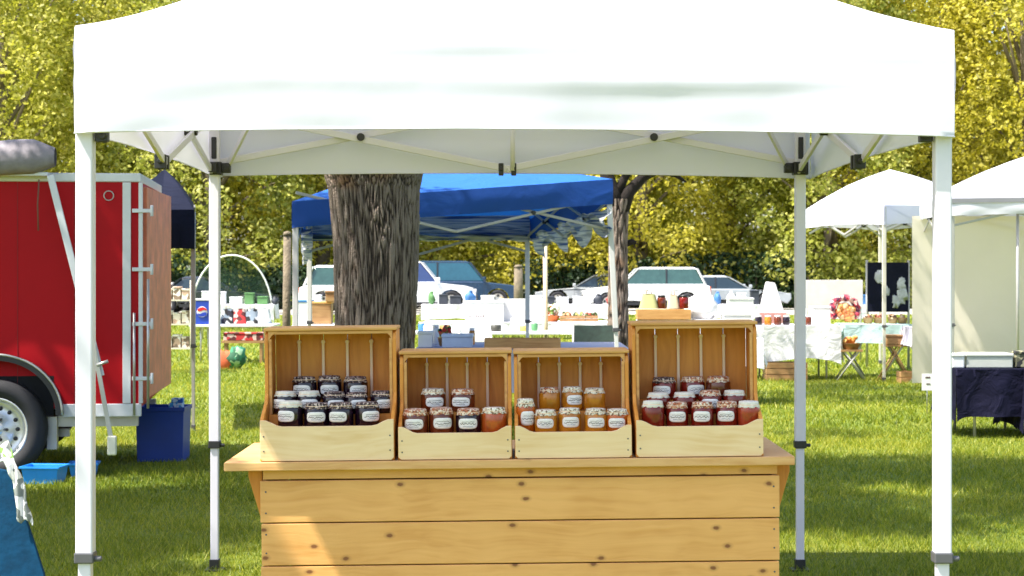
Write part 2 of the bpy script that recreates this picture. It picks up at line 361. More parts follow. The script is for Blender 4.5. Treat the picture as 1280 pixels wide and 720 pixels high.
for i, (x, D) in enumerate(((-21, 92), (-13, 96), (-5, 93), (3, 97), (11, 93), (19, 96), (27, 94), (-29, 95))):
    tree('tree', 'far green tree filling gaps behind the front row of trees', x, D, 6.4, 17.5, LEAF_Y, .8, 120, .17, 100, 'far trees behind the first row')
def hedge(label, x0, x1, D, h, m=LEAF_D):
    t = thing('hedge', label, 'hedge', ((x0 + x1) / 2, D, 0), group='clipped dark hedges behind the parked cars'); w = x1 - x0; cl = []
    n = int(w * 3.2)
    for i in range(n):
        x = -w / 2 + w * (i + .5) / n
        for z in (.35, 1.0, h - .45): cl.append((x + random.uniform(-.15, .15), random.uniform(-.3, .3), z, .62, .8))
    quads_object('foliage', leaves(cl, .09, 330, shell=.6), m, t)
    b = MB(); [b.tube([(x, 0, 0), (x + .1, 0, h * .8)], [.06, .03], 6) for x in np.arange(-w / 2 + .4, w / 2, 1.0)]; b.tube([(-w / 2 + .3, 0, .25), (w / 2 - .3, .05, .3)], .05, 6); b.build('stems', BARKL, t)
hedge('dark hedge behind the red trailer and black canopy', -21, -10.2, 67.5, 2.0)
hedge('dark hedge behind the arched windscreen car', -10, -4.6, 68.5, 1.6)
hedge('dark hedge behind the thin forked trunk', 0.5, 5.8, 71.5, 1.9)
hedge('dark hedge right of the white hatchback', 5.9, 11.4, 71, 2.1)
hedge('paler rounded hedge behind the tables left of black banner', 11.6, 17.0, 69.5, 2.15, LEAF_G)
hedge('dark hedge behind the right hand tents', 17.2, 24, 70, 2.3)

# big trunk tree
def bark_mat():
    m, nt, b = new_mat('deep_furrowed_bark'); L = nt.links.new
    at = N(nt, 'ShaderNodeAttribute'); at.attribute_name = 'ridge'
    tc = N(nt, 'ShaderNodeTexCoord'); n = N(nt, 'ShaderNodeTexNoise'); n.inputs['Scale'].default_value = 60; n.inputs['Detail'].default_value = 6; L(tc.outputs['Object'], n.inputs['Vector'])
    n2 = N(nt, 'ShaderNodeTexNoise'); n2.inputs['Scale'].default_value = 2.2; L(tc.outputs['Object'], n2.inputs['Vector'])
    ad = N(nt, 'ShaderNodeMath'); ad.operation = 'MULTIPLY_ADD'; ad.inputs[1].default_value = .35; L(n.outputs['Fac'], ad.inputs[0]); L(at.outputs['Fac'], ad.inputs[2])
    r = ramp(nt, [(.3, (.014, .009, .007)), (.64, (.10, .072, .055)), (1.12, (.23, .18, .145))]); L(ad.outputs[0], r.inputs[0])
    r2 = ramp(nt, [(.58, (1, 1, 1)), (.7, (1.25, .85, .55))]); L(n2.outputs['Fac'], r2.inputs[0])
    mx = N(nt, 'ShaderNodeMixRGB'); mx.blend_type = 'MULTIPLY'; mx.inputs[0].default_value = 1; L(r.outputs[0], mx.inputs[1]); L(r2.outputs[0], mx.inputs[2])
    L(mx.outputs[0], b.inputs['Base Color']); b.inputs['Roughness'].default_value = .95
    bp = N(nt, 'ShaderNodeBump'); bp.inputs['Strength'].default_value = .9; bp.inputs['Distance'].default_value = .01; L(n.outputs['Fac'], bp.inputs['Height']); L(bp.outputs[0], b.inputs['Normal'])
    return m
def trunk_mesh(name, parent, D, prof, nz=420, ns=300, seed=0, depth=.022, fx=34, m=None):
    """prof: list (z, px_left, px_right) -> bark-furrowed trunk in world coords"""
    zs = [p[0] for p in prof]; V = []; ridge = []
    for j in range(nz + 1):
        z = zs[0] + (zs[-1] - zs[0]) * j / nz
        cx = np.interp(z, zs, [(wx(p[1], D) + wx(p[2], D)) / 2 for p in prof]); rr = np.interp(z, zs, [(wx(p[2], D) - wx(p[1], D)) / 2 for p in prof])
        for k in range(ns):
            t = 2 * PI * k / ns; c, s_ = math.cos(t), math.sin(t)
            q = Vector((c * fx * rr * 2.2, s_ * fx * rr * 2.2, z * 4.6)) + Vector((seed, 0, 0))
            wv = noise.noise(Vector((c * 3, s_ * 3, z * 2.2))) * 1.4
            q2 = q + Vector((wv, -wv, 0))
            a = 1 - abs(noise.noise(q2)) * 2.6; b = noise.noise(Vector((q2.x * .5, q2.y * .5, z * 11)))
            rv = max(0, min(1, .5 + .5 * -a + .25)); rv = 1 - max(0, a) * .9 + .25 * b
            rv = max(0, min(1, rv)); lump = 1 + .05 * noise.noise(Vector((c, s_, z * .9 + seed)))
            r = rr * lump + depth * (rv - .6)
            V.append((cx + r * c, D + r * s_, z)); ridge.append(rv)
    Fc = [(j * ns + k, j * ns + (k + 1) % ns, (j + 1) * ns + (k + 1) % ns, (j + 1) * ns + k) for j in range(nz) for k in range(ns)]
    Mi = MW[parent.name].inverted(); me = bpy.data.meshes.new(name); me.from_pydata([tuple(Mi @ Vector(p)) for p in V], [], Fc)
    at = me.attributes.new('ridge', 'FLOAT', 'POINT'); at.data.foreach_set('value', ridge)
    me.polygons.foreach_set('use_smooth', [True] * len(Fc)); me.update(); me.materials.append(m)
    o = bpy.data.objects.new(name, me); COL.objects.link(o); o.parent = parent; return o
BARK = bark_mat()
TD = 13.4; tx = wx(468, TD)
big = thing('tree', 'thick tree trunk with deeply furrowed grey bark in front of the blue canopy', 'tree', (tx, TD, 0))
trunk_mesh('trunk', big, TD, [(-.1, 385, 552), (.25, 408, 528), (.8, 420, 517), (1.2, 420, 519), (1.7, 417, 521), (2.1, 411, 523), (2.25, 404, 529), (2.8, 396, 540), (4.2, 385, 560)], m=BARK, ns=420, nz=460, depth=.020)
lb = MB()
def shadow_ok(c, r):
    for z in (2.0, 2.4, 2.9):
        p = Vector(c) - SUN * ((c[2] - z) / SUN.z)
        if -1.75 - r < p.x < 1.75 + r and 6.1 - r < p.y < 9.6 + r: return False
    return True
def in_view(c, r):
    d = c[1]
    if d < 1: return False
    return abs(c[0]) - r < .29 * d and c[2] - r < CH + (HZ + 12) / F * (d + r)
rb = random.Random(5); cls = []
fork = Vector((tx, TD, 4.1))
def shade_clumps(region, n, hr, out, rr=(.5, .95)):
    k = 0
    while k < n:
        gx_, gy_ = rb.uniform(*region[0]), rb.uniform(*region[1]); h = rb.uniform(*hr); c = Vector((gx_, gy_, 0)) + SUN * (h / SUN.z); r = rb.uniform(*rr)
        k += 1
        if shadow_ok(c, r) and not in_view(c, r): out.append((c.x, c.y, c.z, r, .6))
shade_clumps(((1.7, 8.5), (9.6, 14.5)), 85, (5.6, 8.5), cls)
shade_clumps(((-2.6, 3), (10.2, 17)), 55, (5.8, 8.5), cls)
for (x, y, z, r, f) in cls[::4]:
    e = Vector((x, y, z)); m1 = fork.lerp(e, .5) + Vector((0, 0, .5))
    if not in_view(m1, .1): lb.tube([fork + Vector((0, 0, -.3)), m1, e], [.11, .06, .015], 7)
lb.build('limb', BARKL, big, world=True)
o = quads_object('crown', leaves([(x - tx, y - TD, z, r, f) for (x, y, z, r, f) in cls], .055, 900), LEAF_N, big)
# second tree, out of the frame on the left, whose boughs shade the lawn by the trailer
cl2 = []; shade_clumps(((-5.0, -1.8), (7.5, 12.4)), 85, (5.0, 7.5), cl2)
for (tx_, tz_, h_) in ((-1.15, .1, 5.6), (-1.1, .4, 5.4), (-1.05, .2, 5.7)):  # extra unseen clumps added only to keep sun off the counter's lower left
    c_ = Vector((tx_, 6.94, tz_)) + SUN * (h_ / SUN.z); cl2.append((c_.x, c_.y, c_.z, .32, .6))
t2 = thing('tree', 'shade tree standing left of the picture beside the trailer', 'tree', (-9.2, 9.6, 0))
b2 = MB(); b2.tube([(0, 0, -.1), (.1, 0, 2), (.2, .1, 4.2)], [.32, .26, .2], 14)
for (x, y, z, r, f) in cl2[::5]: b2.tube([(.2, .1, 4.0), ((x + 9.2) * .5, (y - 9.6) * .5, 5.2), (x + 9.2, y - 9.6, z)], [.1, .06, .015], 6)
b2.build('trunk', BARKL, t2); quads_object('crown', leaves([(x + 9.2, y - 9.6, z, r, f) for (x, y, z, r, f) in cl2], .055, 900), LEAF_N, t2)

# thin forked tree right of the blue canopy
FD = 22.0
ft = thing('tree', 'slim forked dark trunk beside the right leg of the blue canopy', 'tree', (wx(771, FD), FD, 0))
trunk_mesh('trunk', ft, FD, [(-.05, 752, 792), (.4, 758, 787), (1.0, 760, 785), (1.9, 762, 784), (2.35, 762, 787)], nz=160, ns=110, seed=4, depth=.02, fx=12, m=BARK)
b = MB()
b.tube([W(773, 262, FD), W(766, 240, FD), W(757, 215, FD), W(748, 150, FD + .2), W(740, 90, FD)], [.115, .09, .08, .06, .04], 12)
b.tube([W(776, 262, FD), W(786, 240, FD), W(803, 222, FD), W(840, 190, FD - .2), W(890, 130, FD)], [.11, .08, .06, .05, .03], 12)
b.tube([W(800, 224, FD), W(822, 214, FD), W(845, 219, FD), W(858, 228, FD)], [.05, .04, .03, .012], 8)
b.tube([W(783, 305, FD), W(790, 302, FD), W(795, 304, FD)], [.04, .035, .03], 8)
b.tube([W(768, 245, FD), W(778, 228, FD), W(790, 205, FD), W(800, 160, FD)], [.07, .05, .045, .03], 10)
b.build('limb', BARK, ft, world=True)
fc = []
for i in range(46):
    px, py = rb.uniform(700, 960), rb.uniform(-180, 130); p = W(px, py, FD + rb.uniform(-2, 2)); fc.append((p.x - wx(771, FD), p.y - FD, p.z, rb.uniform(.3, .6), .7))
quads_object('crown', leaves(fc, .05, 700), LEAF_Y, ft)

# ------------------------------------------------------------------ canopy tents
def tent_roof(parent, c, ez, peak, m, name='roof', n=28, sag=.02, power=0):
    """c: 4 corners ccw from front-left; ez: eave heights"""
    mb = MB(); c = [Vector(p) for p in c]; ctr = sum(c, Vector((0, 0))) / 4; em = sum(ez) / 4
    for q in range(4):
        a, b_ = c[q], c[(q + 1) % 4]
        def f(u, t, a=a, b_=b_, q=q):
            p = a.lerp(b_, u).lerp(ctr, t); e = (ez[q] * (1 - u) + ez[(q + 1) % 4] * u) * (1 - t) + em * t
            hip = 1 - abs(2 * u - 1)
            z = e + peak * (t ** power if power else t + .10 * math.sin(PI * t)) - sag * 5 * hip * t * (1 - t) + .004 * noise.noise(Vector((p.x * 5, p.y * 5, 1)))
            return (p.x, p.y, z)
        mb.grid(f, n, n // 2)
    return mb.build(name, m, parent, world=True)
def tent_valence(parent, c, ez, drop, m, scal=.02, wave=.006, off=.006, name='valence', only=None, fold=0.0):
    c = [Vector(p) for p in c]; ctr = sum(c, Vector((0, 0))) / 4
    mb = MB()
    for s in range(4):
        if only is not None and s not in only: continue
        a, b_ = c[s], c[(s + 1) % 4]; d = (b_ - a); nrm = Vector((d.y, -d.x)).normalized()
        if nrm.dot((a + b_) / 2 - ctr) < 0: nrm = -nrm
        def f(u, v, a=a, b_=b_, nrm=nrm, s=s):
            p = a.lerp(b_, u); e = ez[s] * (1 - u) + ez[(s + 1) % 4] * u
            dr = drop - scal * math.sin(PI * u) ** .7 
            wv = wave * noise.noise(Vector((u * 9 + s * 7, v * 1.5, s))) * 2 * v * (1 if 0 < u < 1 else 0)
            q = p + nrm * (wv + fold * noise.noise(Vector((u * 2.2 + s * 5, v * 4.5 + u * .8, 3.3))) * math.sin(PI * min(1, v * 1.1 + .02)) + .004 * math.sin(PI * v))
            return (q.x, q.y, e - dr * v)
        mb.grid(f, 60, 8 if not fold else 20)
    return mb.build(name, m, parent, world=True)
def tent_leg(parent, p, ztop, zlock, w=.05, up=WHITE_TUBE, low=WHITE_TUBE, lock=GREYP, foot=True, lean=(0, 0), zf=0.0):
    x, y = p; fx, fy = x + lean[0], y + lean[1]
    def at(z): k = (ztop - z) / max(.01, ztop - zf); return Vector((x + lean[0] * k, y + lean[1] * k, z))
    L_ = MB(); L_.bar(at(ztop), at(zlock), w, w, up=(0, 1, 0)); lg = L_.build('leg', up, parent, world=True, bevel=w * .1)
    a = MB(); a.bar(at(zlock + .02), at(zf + .01), w * .74, w * .74, up=(0, 1, 0)); a.build('lower_tube', low, lg, world=True, bevel=w * .06)
    a = MB(); a.bar(at(zlock + .018), at(zlock - .020), w * 1.13, w * 1.13, up=(0, 1, 0)); a.tube([at(zlock - .005) + Vector((w * .5, -w * .2, 0)), at(zlock - .005) + Vector((w * 1.0, -w * .2, 0))], w * .17, 10); a.build('leg_lock', lock, lg, world=True, bevel=w * .08)
    if foot:
        a = MB(); a.b2(fx - w * .9, fx + w * .9, fy - w * .9, fy + w * .9, zf, zf + .012); a.b2(fx - w * .48, fx + w * .48, fy - w * .48, fy + w * .48, zf + .0125, zf + .06); a.build('foot', lock, lg, world=True, bevel=.003)
    return lg
def truss(parent, a, b, zt, zm, zl, m=WHITE_TUBE, bk=True, w=.016, h=.034):
    """two scissors between posts a and b (2-D), joined at the middle; zt top, zl lower"""
    a, b = Vector(a), Vector(b); md = (a + b) / 2; d = (b - a).normalized(); n = Vector((d.y, -d.x)) * .012
    for p, q in ((a, md), (b, md)):
        P = lambda v, z, k: (v.x + n.x * k, v.y + n.y * k, z)
        x = MB(); x.bar(P(p, zt, 1), P(q, zl, 1), w, h); x.build('truss_bar', m, parent, world=True, bevel=.003)
        x = MB(); x.bar(P(p, zl + .03, -1), P(q, zt + .01, -1), w, h); x.build('truss_bar', m, parent, world=True, bevel=.003)
        c = (p + q) / 2; x = MB(); zc = (zt + zl) / 2 + .01
        x.tube([(c.x - n.x * 2.6, c.y - n.y * 2.6, zc), (c.x + n.x * 2.6, c.y + n.y * 2.6, zc)], .02, 12)
        x.build('pivot_bolt', BLACKP, parent, world=True)
    if bk:
        for sg in (-1, 1):
            x = MB(); c = md + d * .032 * sg; x.box((c.x, c.y, zl - .002), (.026 if abs(d.x) > .5 else .05, .05 if abs(d.x) > .5 else .026, .062)); x.tube([(c.x, c.y - .03, zl), (c.x, c.y + .03, zl)], .012, 8); x.build('bracket', BLACKP, parent, world=True, bevel=.004)

X0, X1, Y0, Y1 = wx(93, 6.40), wx(1193, 6.40), 6.40, 9.42
mt = thing('canopy_tent', 'large white pop-up canopy over the wooden honey counter in the foreground', 'canopy', ((X0 + X1) / 2, 7.9, 0))
cr = [(X0, Y0), (X1, Y0), (X1 - .012, Y1), (X0 - .012, Y1)]; ez = [2.365, 2.352, 2.352, 2.365]
tent_roof(mt, cr, ez, .86, CANVAS, n=60, sag=.012, power=1.17)
tent_valence(mt, [Vector(p) for p in cr], ez, .368, CANVAS, scal=.022, wave=.008, fold=.011)
# sewn hem along the valence
hm = MB()
cc = [Vector(p) for p in cr]
for s in range(4):
    a, b_ = cc[s], cc[(s + 1) % 4]; pts = []
    for i in range(41):
        u = i / 40; p = a.lerp(b_, u); e = ez[s] * (1 - u) + ez[(s + 1) % 4] * u; pts.append((p.x, p.y, e - .368 + .022 * math.sin(PI * u) ** .7))
    hm.tube(pts, .0028, 6)
hm.build('hem', CANVAS, mt, world=True)
FL, FR, BL, BR = (wx(107, 6.47), 6.47), (wx(1177.5, 6.47), 6.47), (wx(268.5, 9.35), 9.35), (wx(1000, 9.35), 9.35)
tent_leg(mt, FL, 2.33, wz(696, 6.47), .060); tent_leg(mt, FR, 2.33, wz(696, 6.47), .058)
tent_leg(mt, BL, 2.33, wz(555, 9.35), .052, lock=BLACKP); tent_leg(mt, BR, 2.33, wz(555, 9.35), .052, lock=BLACKP)
truss(mt, BL, BR, 2.33, 0, 2.03); truss(mt, FL, BL, 2.33, 0, 1.985); truss(mt, FR, BR, 2.33, 0, 1.985); truss(mt, FL, FR, 2.345, 0, 2.07)
for (p, zb, sx) in ((FL, 1.995, 1), (FR, 1.995, -1), (BL, 2.035, 1), (BR, 2.035, -1)):
    x = MB(); fr_ = p[1] < 8; x.b2(p[0] - (.026 if fr_ else .037), p[0] + (.026 if fr_ else .037), p[1] - (.02 if fr_ else .037), p[1] + .037, zb - .035, zb + .03)
    x.box((p[0] + sx * .058, p[1], zb), (.045, .04, .05)); x.tube([(p[0] + sx * .062, p[1] - .03, zb), (p[0] + sx * .062, p[1] + .03, zb)], .017, 10)
    sy = 1 if p[1] < 8 else -1; x.box((p[0], p[1] + sy * .058, zb), (.04, .045, .05)); x.build('slider_bracket', BLACKP, mt, world=True, bevel=.004)
    x = MB(); x.b2(p[0] - .035, p[0] + .035, p[1] - .035, p[1] + .035, 2.27, 2.335); x.build('corner_bracket', BLACKP, mt, world=True, bevel=.004)
    # short diagonal struts that prop the roof corner
    x = MB(); x.bar((p[0] + sx * .07, p[1] + sy * .0, zb + .02), (p[0] + sx * .30, p[1] + sy * .30, 2.40), .016, .028); x.build('roof_strut', WHITE_TUBE, mt, world=True, bevel=.003)
    x = MB(); x.box((p[0] + sx * .0, p[1] + sy * .0, zb + .10), (.026, .064, .11)); x.build('pull_latch', BLACKP, mt, world=True, bevel=.004)
mx_ = (X0 + X1) / 2
x = MB(); x.tube([(mx_ - .005, 9.33, 2.02), (mx_ - .005, 9.33, 2.34)], .013, 12); x.build('centre_post', WHITE_TUBE, mt, world=True)
x = MB(); x.tube([(mx_, 7.91, 2.45), (mx_, 7.91, 3.06)], .02, 12); x.build('peak_pole', WHITE_TUBE, mt, world=True)
for (a, b_) in (((mx_, 9.33, 2.34), (mx_, 7.93, 3.0)), ((mx_, 6.48, 2.36), (mx_, 7.89, 3.0)), ((FL[0], 7.91, 2.34), (mx_ - .02, 7.91, 3.0)), ((FR[0], 7.91, 2.34), (mx_ + .02, 7.91, 3.0))):
    x = MB(); x.bar(a, b_, .02, .025); x.build('roof_bar', WHITE_TUBE, mt, world=True, bevel=.003)

# ------------------------------------------------------------------ counter
from mathutils import Euler
TZ = .815; MCt = T((-.01, 6.90, 0)) @ T((0, 0, TZ)) @ Euler((0, -.0112, 0)).to_matrix().to_4x4() @ T((0, 0, -TZ))
ct = thing('market_counter', 'golden pine plank counter carrying four crates of jars', 'counter', M=MCt)
x = MB(); x.b2(-1.065, 1.065, 0, .80, TZ - .032, TZ); x.build('countertop', wood('sanded_pine_top', (.70, .42, .18), (.56, .28, .09)), ct, bevel=.003)
x = MB(); x.b2(-.925, 1.005, .045, .068, .746, TZ - .033); x.build('top_rail', PINE, ct, bevel=.002)
z = .741
for i in range(5):
    x = MB(); zb = max(.0, z - .1565); x.b2(-.936 + .003 * (i % 2), 1.012 - .002 * (i % 3), .04, .062, zb, z); x.build('front_plank', PINE, ct, bevel=.0025); z = zb - .0045
for sx in (-.93, .985):
    x = MB(); x.b2(sx, sx + .02, .07, .72, 0, .78); x.build('side_panel', wood('pine_side', (.60, .34, .13), (.45, .22, .07), axis='Y'), ct, bevel=.003)
for sx, s in ((-.936, -1), (1.008, 1)):
    x = MB(); x.prism([(0, .776), (s * .052, .776), (s * .052, .75), (s * .008, .60), (0, .60)], lambda a, b, t, sx=sx: (sx + a, .10 + .03 * t, b)); x.build('shelf_brace', CRATEV, ct, bevel=.002)
x = MB(); x.b2(-.9, .98, .69, .71, 0, .775); x.build('back_panel', PINE, ct)
b = None
for zz in (.70, .62, .54, .47, .38, .31):
    for xx in (-.915, .99): b = MB(); b.tube([(xx, .0385, zz), (xx, .041, zz)], .0035, 10); b.build('screw', GREYP, ct)
# ------------------------------------------------------------------ crates
def crate(label, x0, x1, h, hb, steps, y0=.012):
    xc = (x0 + x1) / 2; wd = x1 - x0; t = .014; dp = .40; fy = .17
    M = MCt @ T((xc + .01, y0, TZ + .0005)); r = thing('wooden_crate', label, 'crate', M=M, group='display crates on the counter'); hw = wd / 2
    # front board with dipped top edge
    n = 24; top = []
    for i in range(n + 1):
        a = -hw + .004 + (wd - .008) * i / n; e = min(i, n - i) / n; k = max(0, min(1, (e - .03) / .13)); k = k * k * (3 - 2 * k)
        top.append((a, hb + .024 * (1 - k)))
    poly = [(-hw + .014, .002), (hw - .014, .002), (hw - .004, .012)] + top[::-1] + [(-hw + .004, .012)]
    b = MB(); b.prism(poly, lambda a, z, tt: (a, .0 + .012 * tt, z)); fb = b.build('front_board', PALEPINE, r, bevel=.002)
    b = MB()
    for (sx, zz) in ((-1, .3), (-1, .72), (1, .3), (1, .72)): b.tube([(sx * (hw - .018), -.0015, hb * zz), (sx * (hw - .018), .002, hb * zz)], .003, 8)
    b.build('nail', GREYP, fb)
    # side panels: deep at the foot, narrower above
    for s in (-1, 1):
        xo = s * (hw - .002)
        poly = [(.013, .001), (.013, hb + .02), (.06, hb + .045), (fy - .03, hb + .075), (fy, hb + .11), (fy, h - .035), (fy + .01, h - .012), (fy + .03, h - .001), (dp, h - .001), (dp, .001)]
        b = MB(); b.prism(poly, lambda a, z, tt, s=s, xo=xo: (xo - s * t * tt, a, z)); b.build('side_panel', CRATEV, r, bevel=.003)
        # pale front edge frame stile
        b = MB(); b.b2(xo - s * .0145, xo - s * .027, fy + .004, fy + .028, hb + .03, h - .03); b.build('corner_post', CRATEH, r, bevel=.003)
    b = MB(); b.b2(-hw - .001, hw + .001, fy - .004, dp, h, h + .013); b.build('top_panel', CRATEH, r, bevel=.004)
    # curved gussets under the top corners
    for s in (-1, 1):
        pts = [(0, 0), (0, -.052)] + [(.05 - .05 * math.cos(q), -.05 + .05 * math.sin(q)) for q in np.linspace(.08, PI / 2, 9)] + [(.056, 0)]
        b = MB(); b.prism(pts, lambda a, z, tt, s=s: (s * (hw - .0165 - a), fy + .004 + .02 * tt, h - .001 + z)); b.build('corner_gusset', CRATEH, r, bevel=.002)
    b = MB(); b.b2(-hw + .017, hw - .017, fy + .006, fy + .024, h - .013, h - .001); b.build('front_rail', CRATEH, r, bevel=.002)
    b = MB(); b.b2(-hw + .017, hw - .017, .014, dp - .02, .001, hb - .013); b.build('floor', CRATEV, r)
    for (ya, dz) in steps:
        b = MB(); b.b2(-hw + .018, hw - .018, ya, ya + .085 if dz < .07 else dp - .04, hb - .012, hb - .0125 + dz); b.build('riser', CRATEV, r)
    # back slats with pale strips over the joins, their colour imitating light through gaps
    ns = 5; sw = (wd - .034) / ns
    for i in range(ns):
        xa = -hw + .017 + i * sw; b = MB(); b.b2(xa + .0015, xa + sw - .0015, dp - .018, dp - .006, hb, h - .002); b.build('back_slat', CRATEV, r, bevel=.002)
    for i in range(1, ns):
        xa = -hw + .017 + i * sw; b = MB(); b.b2(xa - .0055, xa + .0055, dp - .034, dp - .0185, hb, h - .045 - .004 * (i % 2)); b.tube([(xa, dp - .036, h - .05), (xa, dp - .02, h - .05)], .0085, 10); b.build('bright_gap_strip', PALEBEECH, r, bevel=.002)
    return M
crates = [crate('tall crate of almost black jam jars at the left end of the counter', -.945, -.437, .482, .131, [(.155, .045), (.242, .092)]),
          crate('low crate of brown jam jars, left of the two low middle crates', -.428, .003, .388, .101, [(.165, .075)]),
          crate('low crate of amber honey jars, right of the two low middle crates', .009, .452, .384, .100, [(.165, .075)]),
          crate('tall crate of red jam jars at the right end of the counter', .462, .944, .488, .116, [(.155, .045), (.242, .092)])]

# ------------------------------------------------------------------ jars
def jam(name, c, tr=.35, deep=.3):
    m = mat(name, c, .07, .35, 30, coat=.25, trans=tr); return m
JAMS = {'black': jam('black_jam', (.012, .003, .010), .0), 'brown': jam('brown_jam', (.16, .028, .008), .15), 'rust': jam('rust_jelly', (.62, .11, .015), .35),
        'amber': jam('amber_honey', (.80, .30, .02), .45), 'orange': jam('orange_honey', (.78, .17, .012), .4), 'red': jam('red_jam', (.22, .012, .006), .2), 'rose': jam('rose_jelly', (.52, .06, .02), .35)}
LIDS = {'cream': speckle('cream_print_cloth', [(.75, .68, .55), (.55, .4, .3), (.8, .76, .66), (.2, .12, .07), (.82, .78, .7)], 170),
        'rusty': speckle('rust_print_cloth', [(.45, .14, .07), (.7, .55, .42), (.2, .06, .03), (.78, .68, .58), (.5, .2, .1)], 170),
        'dark': speckle('dark_print_cloth', [(.03, .015, .015), (.6, .5, .45), (.06, .03, .03), (.02, .01, .015), (.3, .2, .18)], 190),
        'ivory': mat('ivory_cloth', (.78, .74, .66), .8, .15, 60)}
LABELP = mat('paper_label', (.86, .83, .78), .7, .06, 40); INK = mat('label_ink', (.10, .06, .05), .8, .1)
def jar(label, M, jm, lid, r=.045, h=.092, rot=0, group='jars in the crates', lbl=True, seed=0):
    t = thing('jar', label, 'jar', M=M @ Matrix.Rotation(rot, 4, 'Z') @ Matrix.Rotation(random.uniform(-.03, .03), 4, 'X'), group=group)
    rn = random.Random(seed)
    b = MB(); b.lathe([(r * .82, 0), (r * .95, .003), (r, .010), (r, h * .70), (r * .97, h * .76), (r * .82, h * .83), (r * .80, h * .9), (0, h * .9)], seg=28); b.build('glass', JAMS[jm], t)
    b = MB(); b.lathe([(r * .98, h * .755), (r * .90, h * .84), (r * .86, h * .88), (r * .88, h * .93), (r * .84, h * .985), (r * .6, h * 1.0), (0, h * 1.012)], seg=36,
                      wav=lambda j, a: (.055 * math.sin(a * 9 + seed) + .03 * math.sin(a * 5 + seed * 2)) * max(0, 1 - j / 2.5)); lo = b.build('lid_cover', LIDS[lid], t)
    b = MB(); b.tube([(r * .885 * math.cos(a), r * .885 * math.sin(a), h * .865) for a in np.linspace(0, 2 * PI, 25)], .0014, 6, False); b.build('string', PALEBEECH, lo)
    if lbl:
        hw_, hh_ = .80, h * .205; zc = h * .44
        def f(u, v):
            a = (u * 2 - 1); q = (v * 2 - 1); k = 1 - .12 * abs(q) ** 3; ang = -PI / 2 + a * hw_ * k; rr = r + .0009
            return (rr * math.cos(ang), rr * math.sin(ang), zc + q * hh_ * (1 - .22 * abs(a) ** 5))
        b = MB(); b.grid(f, 16, 6); lo = b.build('paper_label', LABELP, t, solid=.0006)
        s_ = MB()
        for ln, zz, hx in ((0, zc + hh_ * .35, .5), (1, zc - .05 * hh_, .62), (2, zc - hh_ * .5, .38)):
            pts = []; n = 22 if ln == 1 else 14; amp = .0032 if ln == 1 else .0016
            for i in range(n + 1):
                ang = -PI / 2 - hx + 2 * hx * i / n; rr = r + .0020; pts.append((rr * math.cos(ang), rr * math.sin(ang), zz + amp * rn.uniform(-1, 1)))
            s_.tube(pts, .0007 if ln != 1 else .0010, 4, False)
        s_.build('handwriting', INK, lo)
CN = ['left tall crate', 'left low crate', 'right low crate', 'right tall crate']
ORD = ['first', 'second', 'third', 'fourth', 'fifth', 'sixth']; HB = [.131, .101, .100, .116]
def row(ci, y, dz, xs, kinds, rowname, lids, lbl=None, r=.0475, h=.098, rots=None, lift=None):
    for i, xx in enumerate(xs):
        k = kinds[i % len(kinds)]; l = lids[i % len(lids)]
        kd = {'black': 'nearly black jam', 'brown': 'dark brown jam', 'rust': 'rust red jelly', 'amber': 'amber honey', 'orange': 'orange honey', 'red': 'deep red jam', 'rose': 'light red jelly'}[k]
        zb = HB[ci] - .0118 + dz + (lift[i] if lift else 0)
        jar(f'{kd} jar, {ORD[i]} from left in {rowname} of {CN[ci]}', crates[ci] @ T((xx + random.uniform(-.005, .005), y + random.uniform(-.013, .010), zb)), k, l, r, h * random.uniform(.95, 1.04), (rots[i] if rots else 0) + random.uniform(-.28, .28), f'jars in the {CN[ci]}', True if lbl is None else lbl[i], seed=ci * 100 + i * 7 + int(dz * 900))
row(0, .098, 0, [-.150, -.052, .046, .146], ['black'], 'front row', ['ivory', 'dark', 'dark', 'dark'], rots=[-.3, -.05, .05, .2])
row(0, .198, .046, [-.178, -.085, .008, .101, .19], ['black'], 'middle row', ['ivory', 'ivory', 'dark', 'dark', 'dark'], h=.084, r=.044, rots=[-.5, .3, .1, .1, .5])
row(0, .295, .093, [-.115, -.012, .09], ['black'], 'back row', ['dark', 'dark', 'dark'], h=.088, rots=[-.1, 0, .15])
row(1, .098, 0, [-.150, -.051, .048, .150], ['brown', 'brown', 'black', 'rust'], 'front row', ['rusty', 'rusty', 'rusty', 'cream'], lbl=[1, 1, 1, 0], rots=[-.1, 0, .05, .1], r=.048)
row(1, .225, .076, [-.085, .02], ['brown'], 'back row', ['cream', 'rusty'], rots=[-.05, .05], h=.09)
row(2, .098, 0, [-.103, -.012, .085, .172], ['amber', 'amber', 'amber', 'orange'], 'front row', ['cream'], r=.043, h=.092, rots=[-.05, 0, .05, .1])
row(2, .125, 0, [-.178], ['orange'], 'left corner', ['cream'], lbl=[1], r=.036, h=.132)
row(2, .225, .076, [-.080, .006, .092], ['amber', 'amber', 'amber'], 'back row', ['rusty', 'cream', 'cream'], lbl=[0, 1, 0], r=.041, h=.088)
row(3, .098, 0, [-.172, -.078, .022, .112, .192], ['red', 'red', 'red', 'red', 'rose'], 'front row', ['ivory', 'rusty', 'rusty', 'rusty', 'ivory'], lbl=[0, 1, 1, 1, 0], r=.043, h=.10, rots=[-.3, -.1, 0, .05, .2])
row(3, .198, .046, [-.14, -.04, .062, .155], ['red'], 'middle row', ['ivory', 'ivory', 'rusty', 'ivory'], h=.084, r=.044, lbl=[0, 0, 1, 0])
row(3, .295, .093, [-.105, .005, .105], ['red', 'red', 'brown'], 'back row', ['dark', 'rusty', 'rusty'], lbl=[1, 1, 0], h=.088, rots=[-.05, .05, .2])

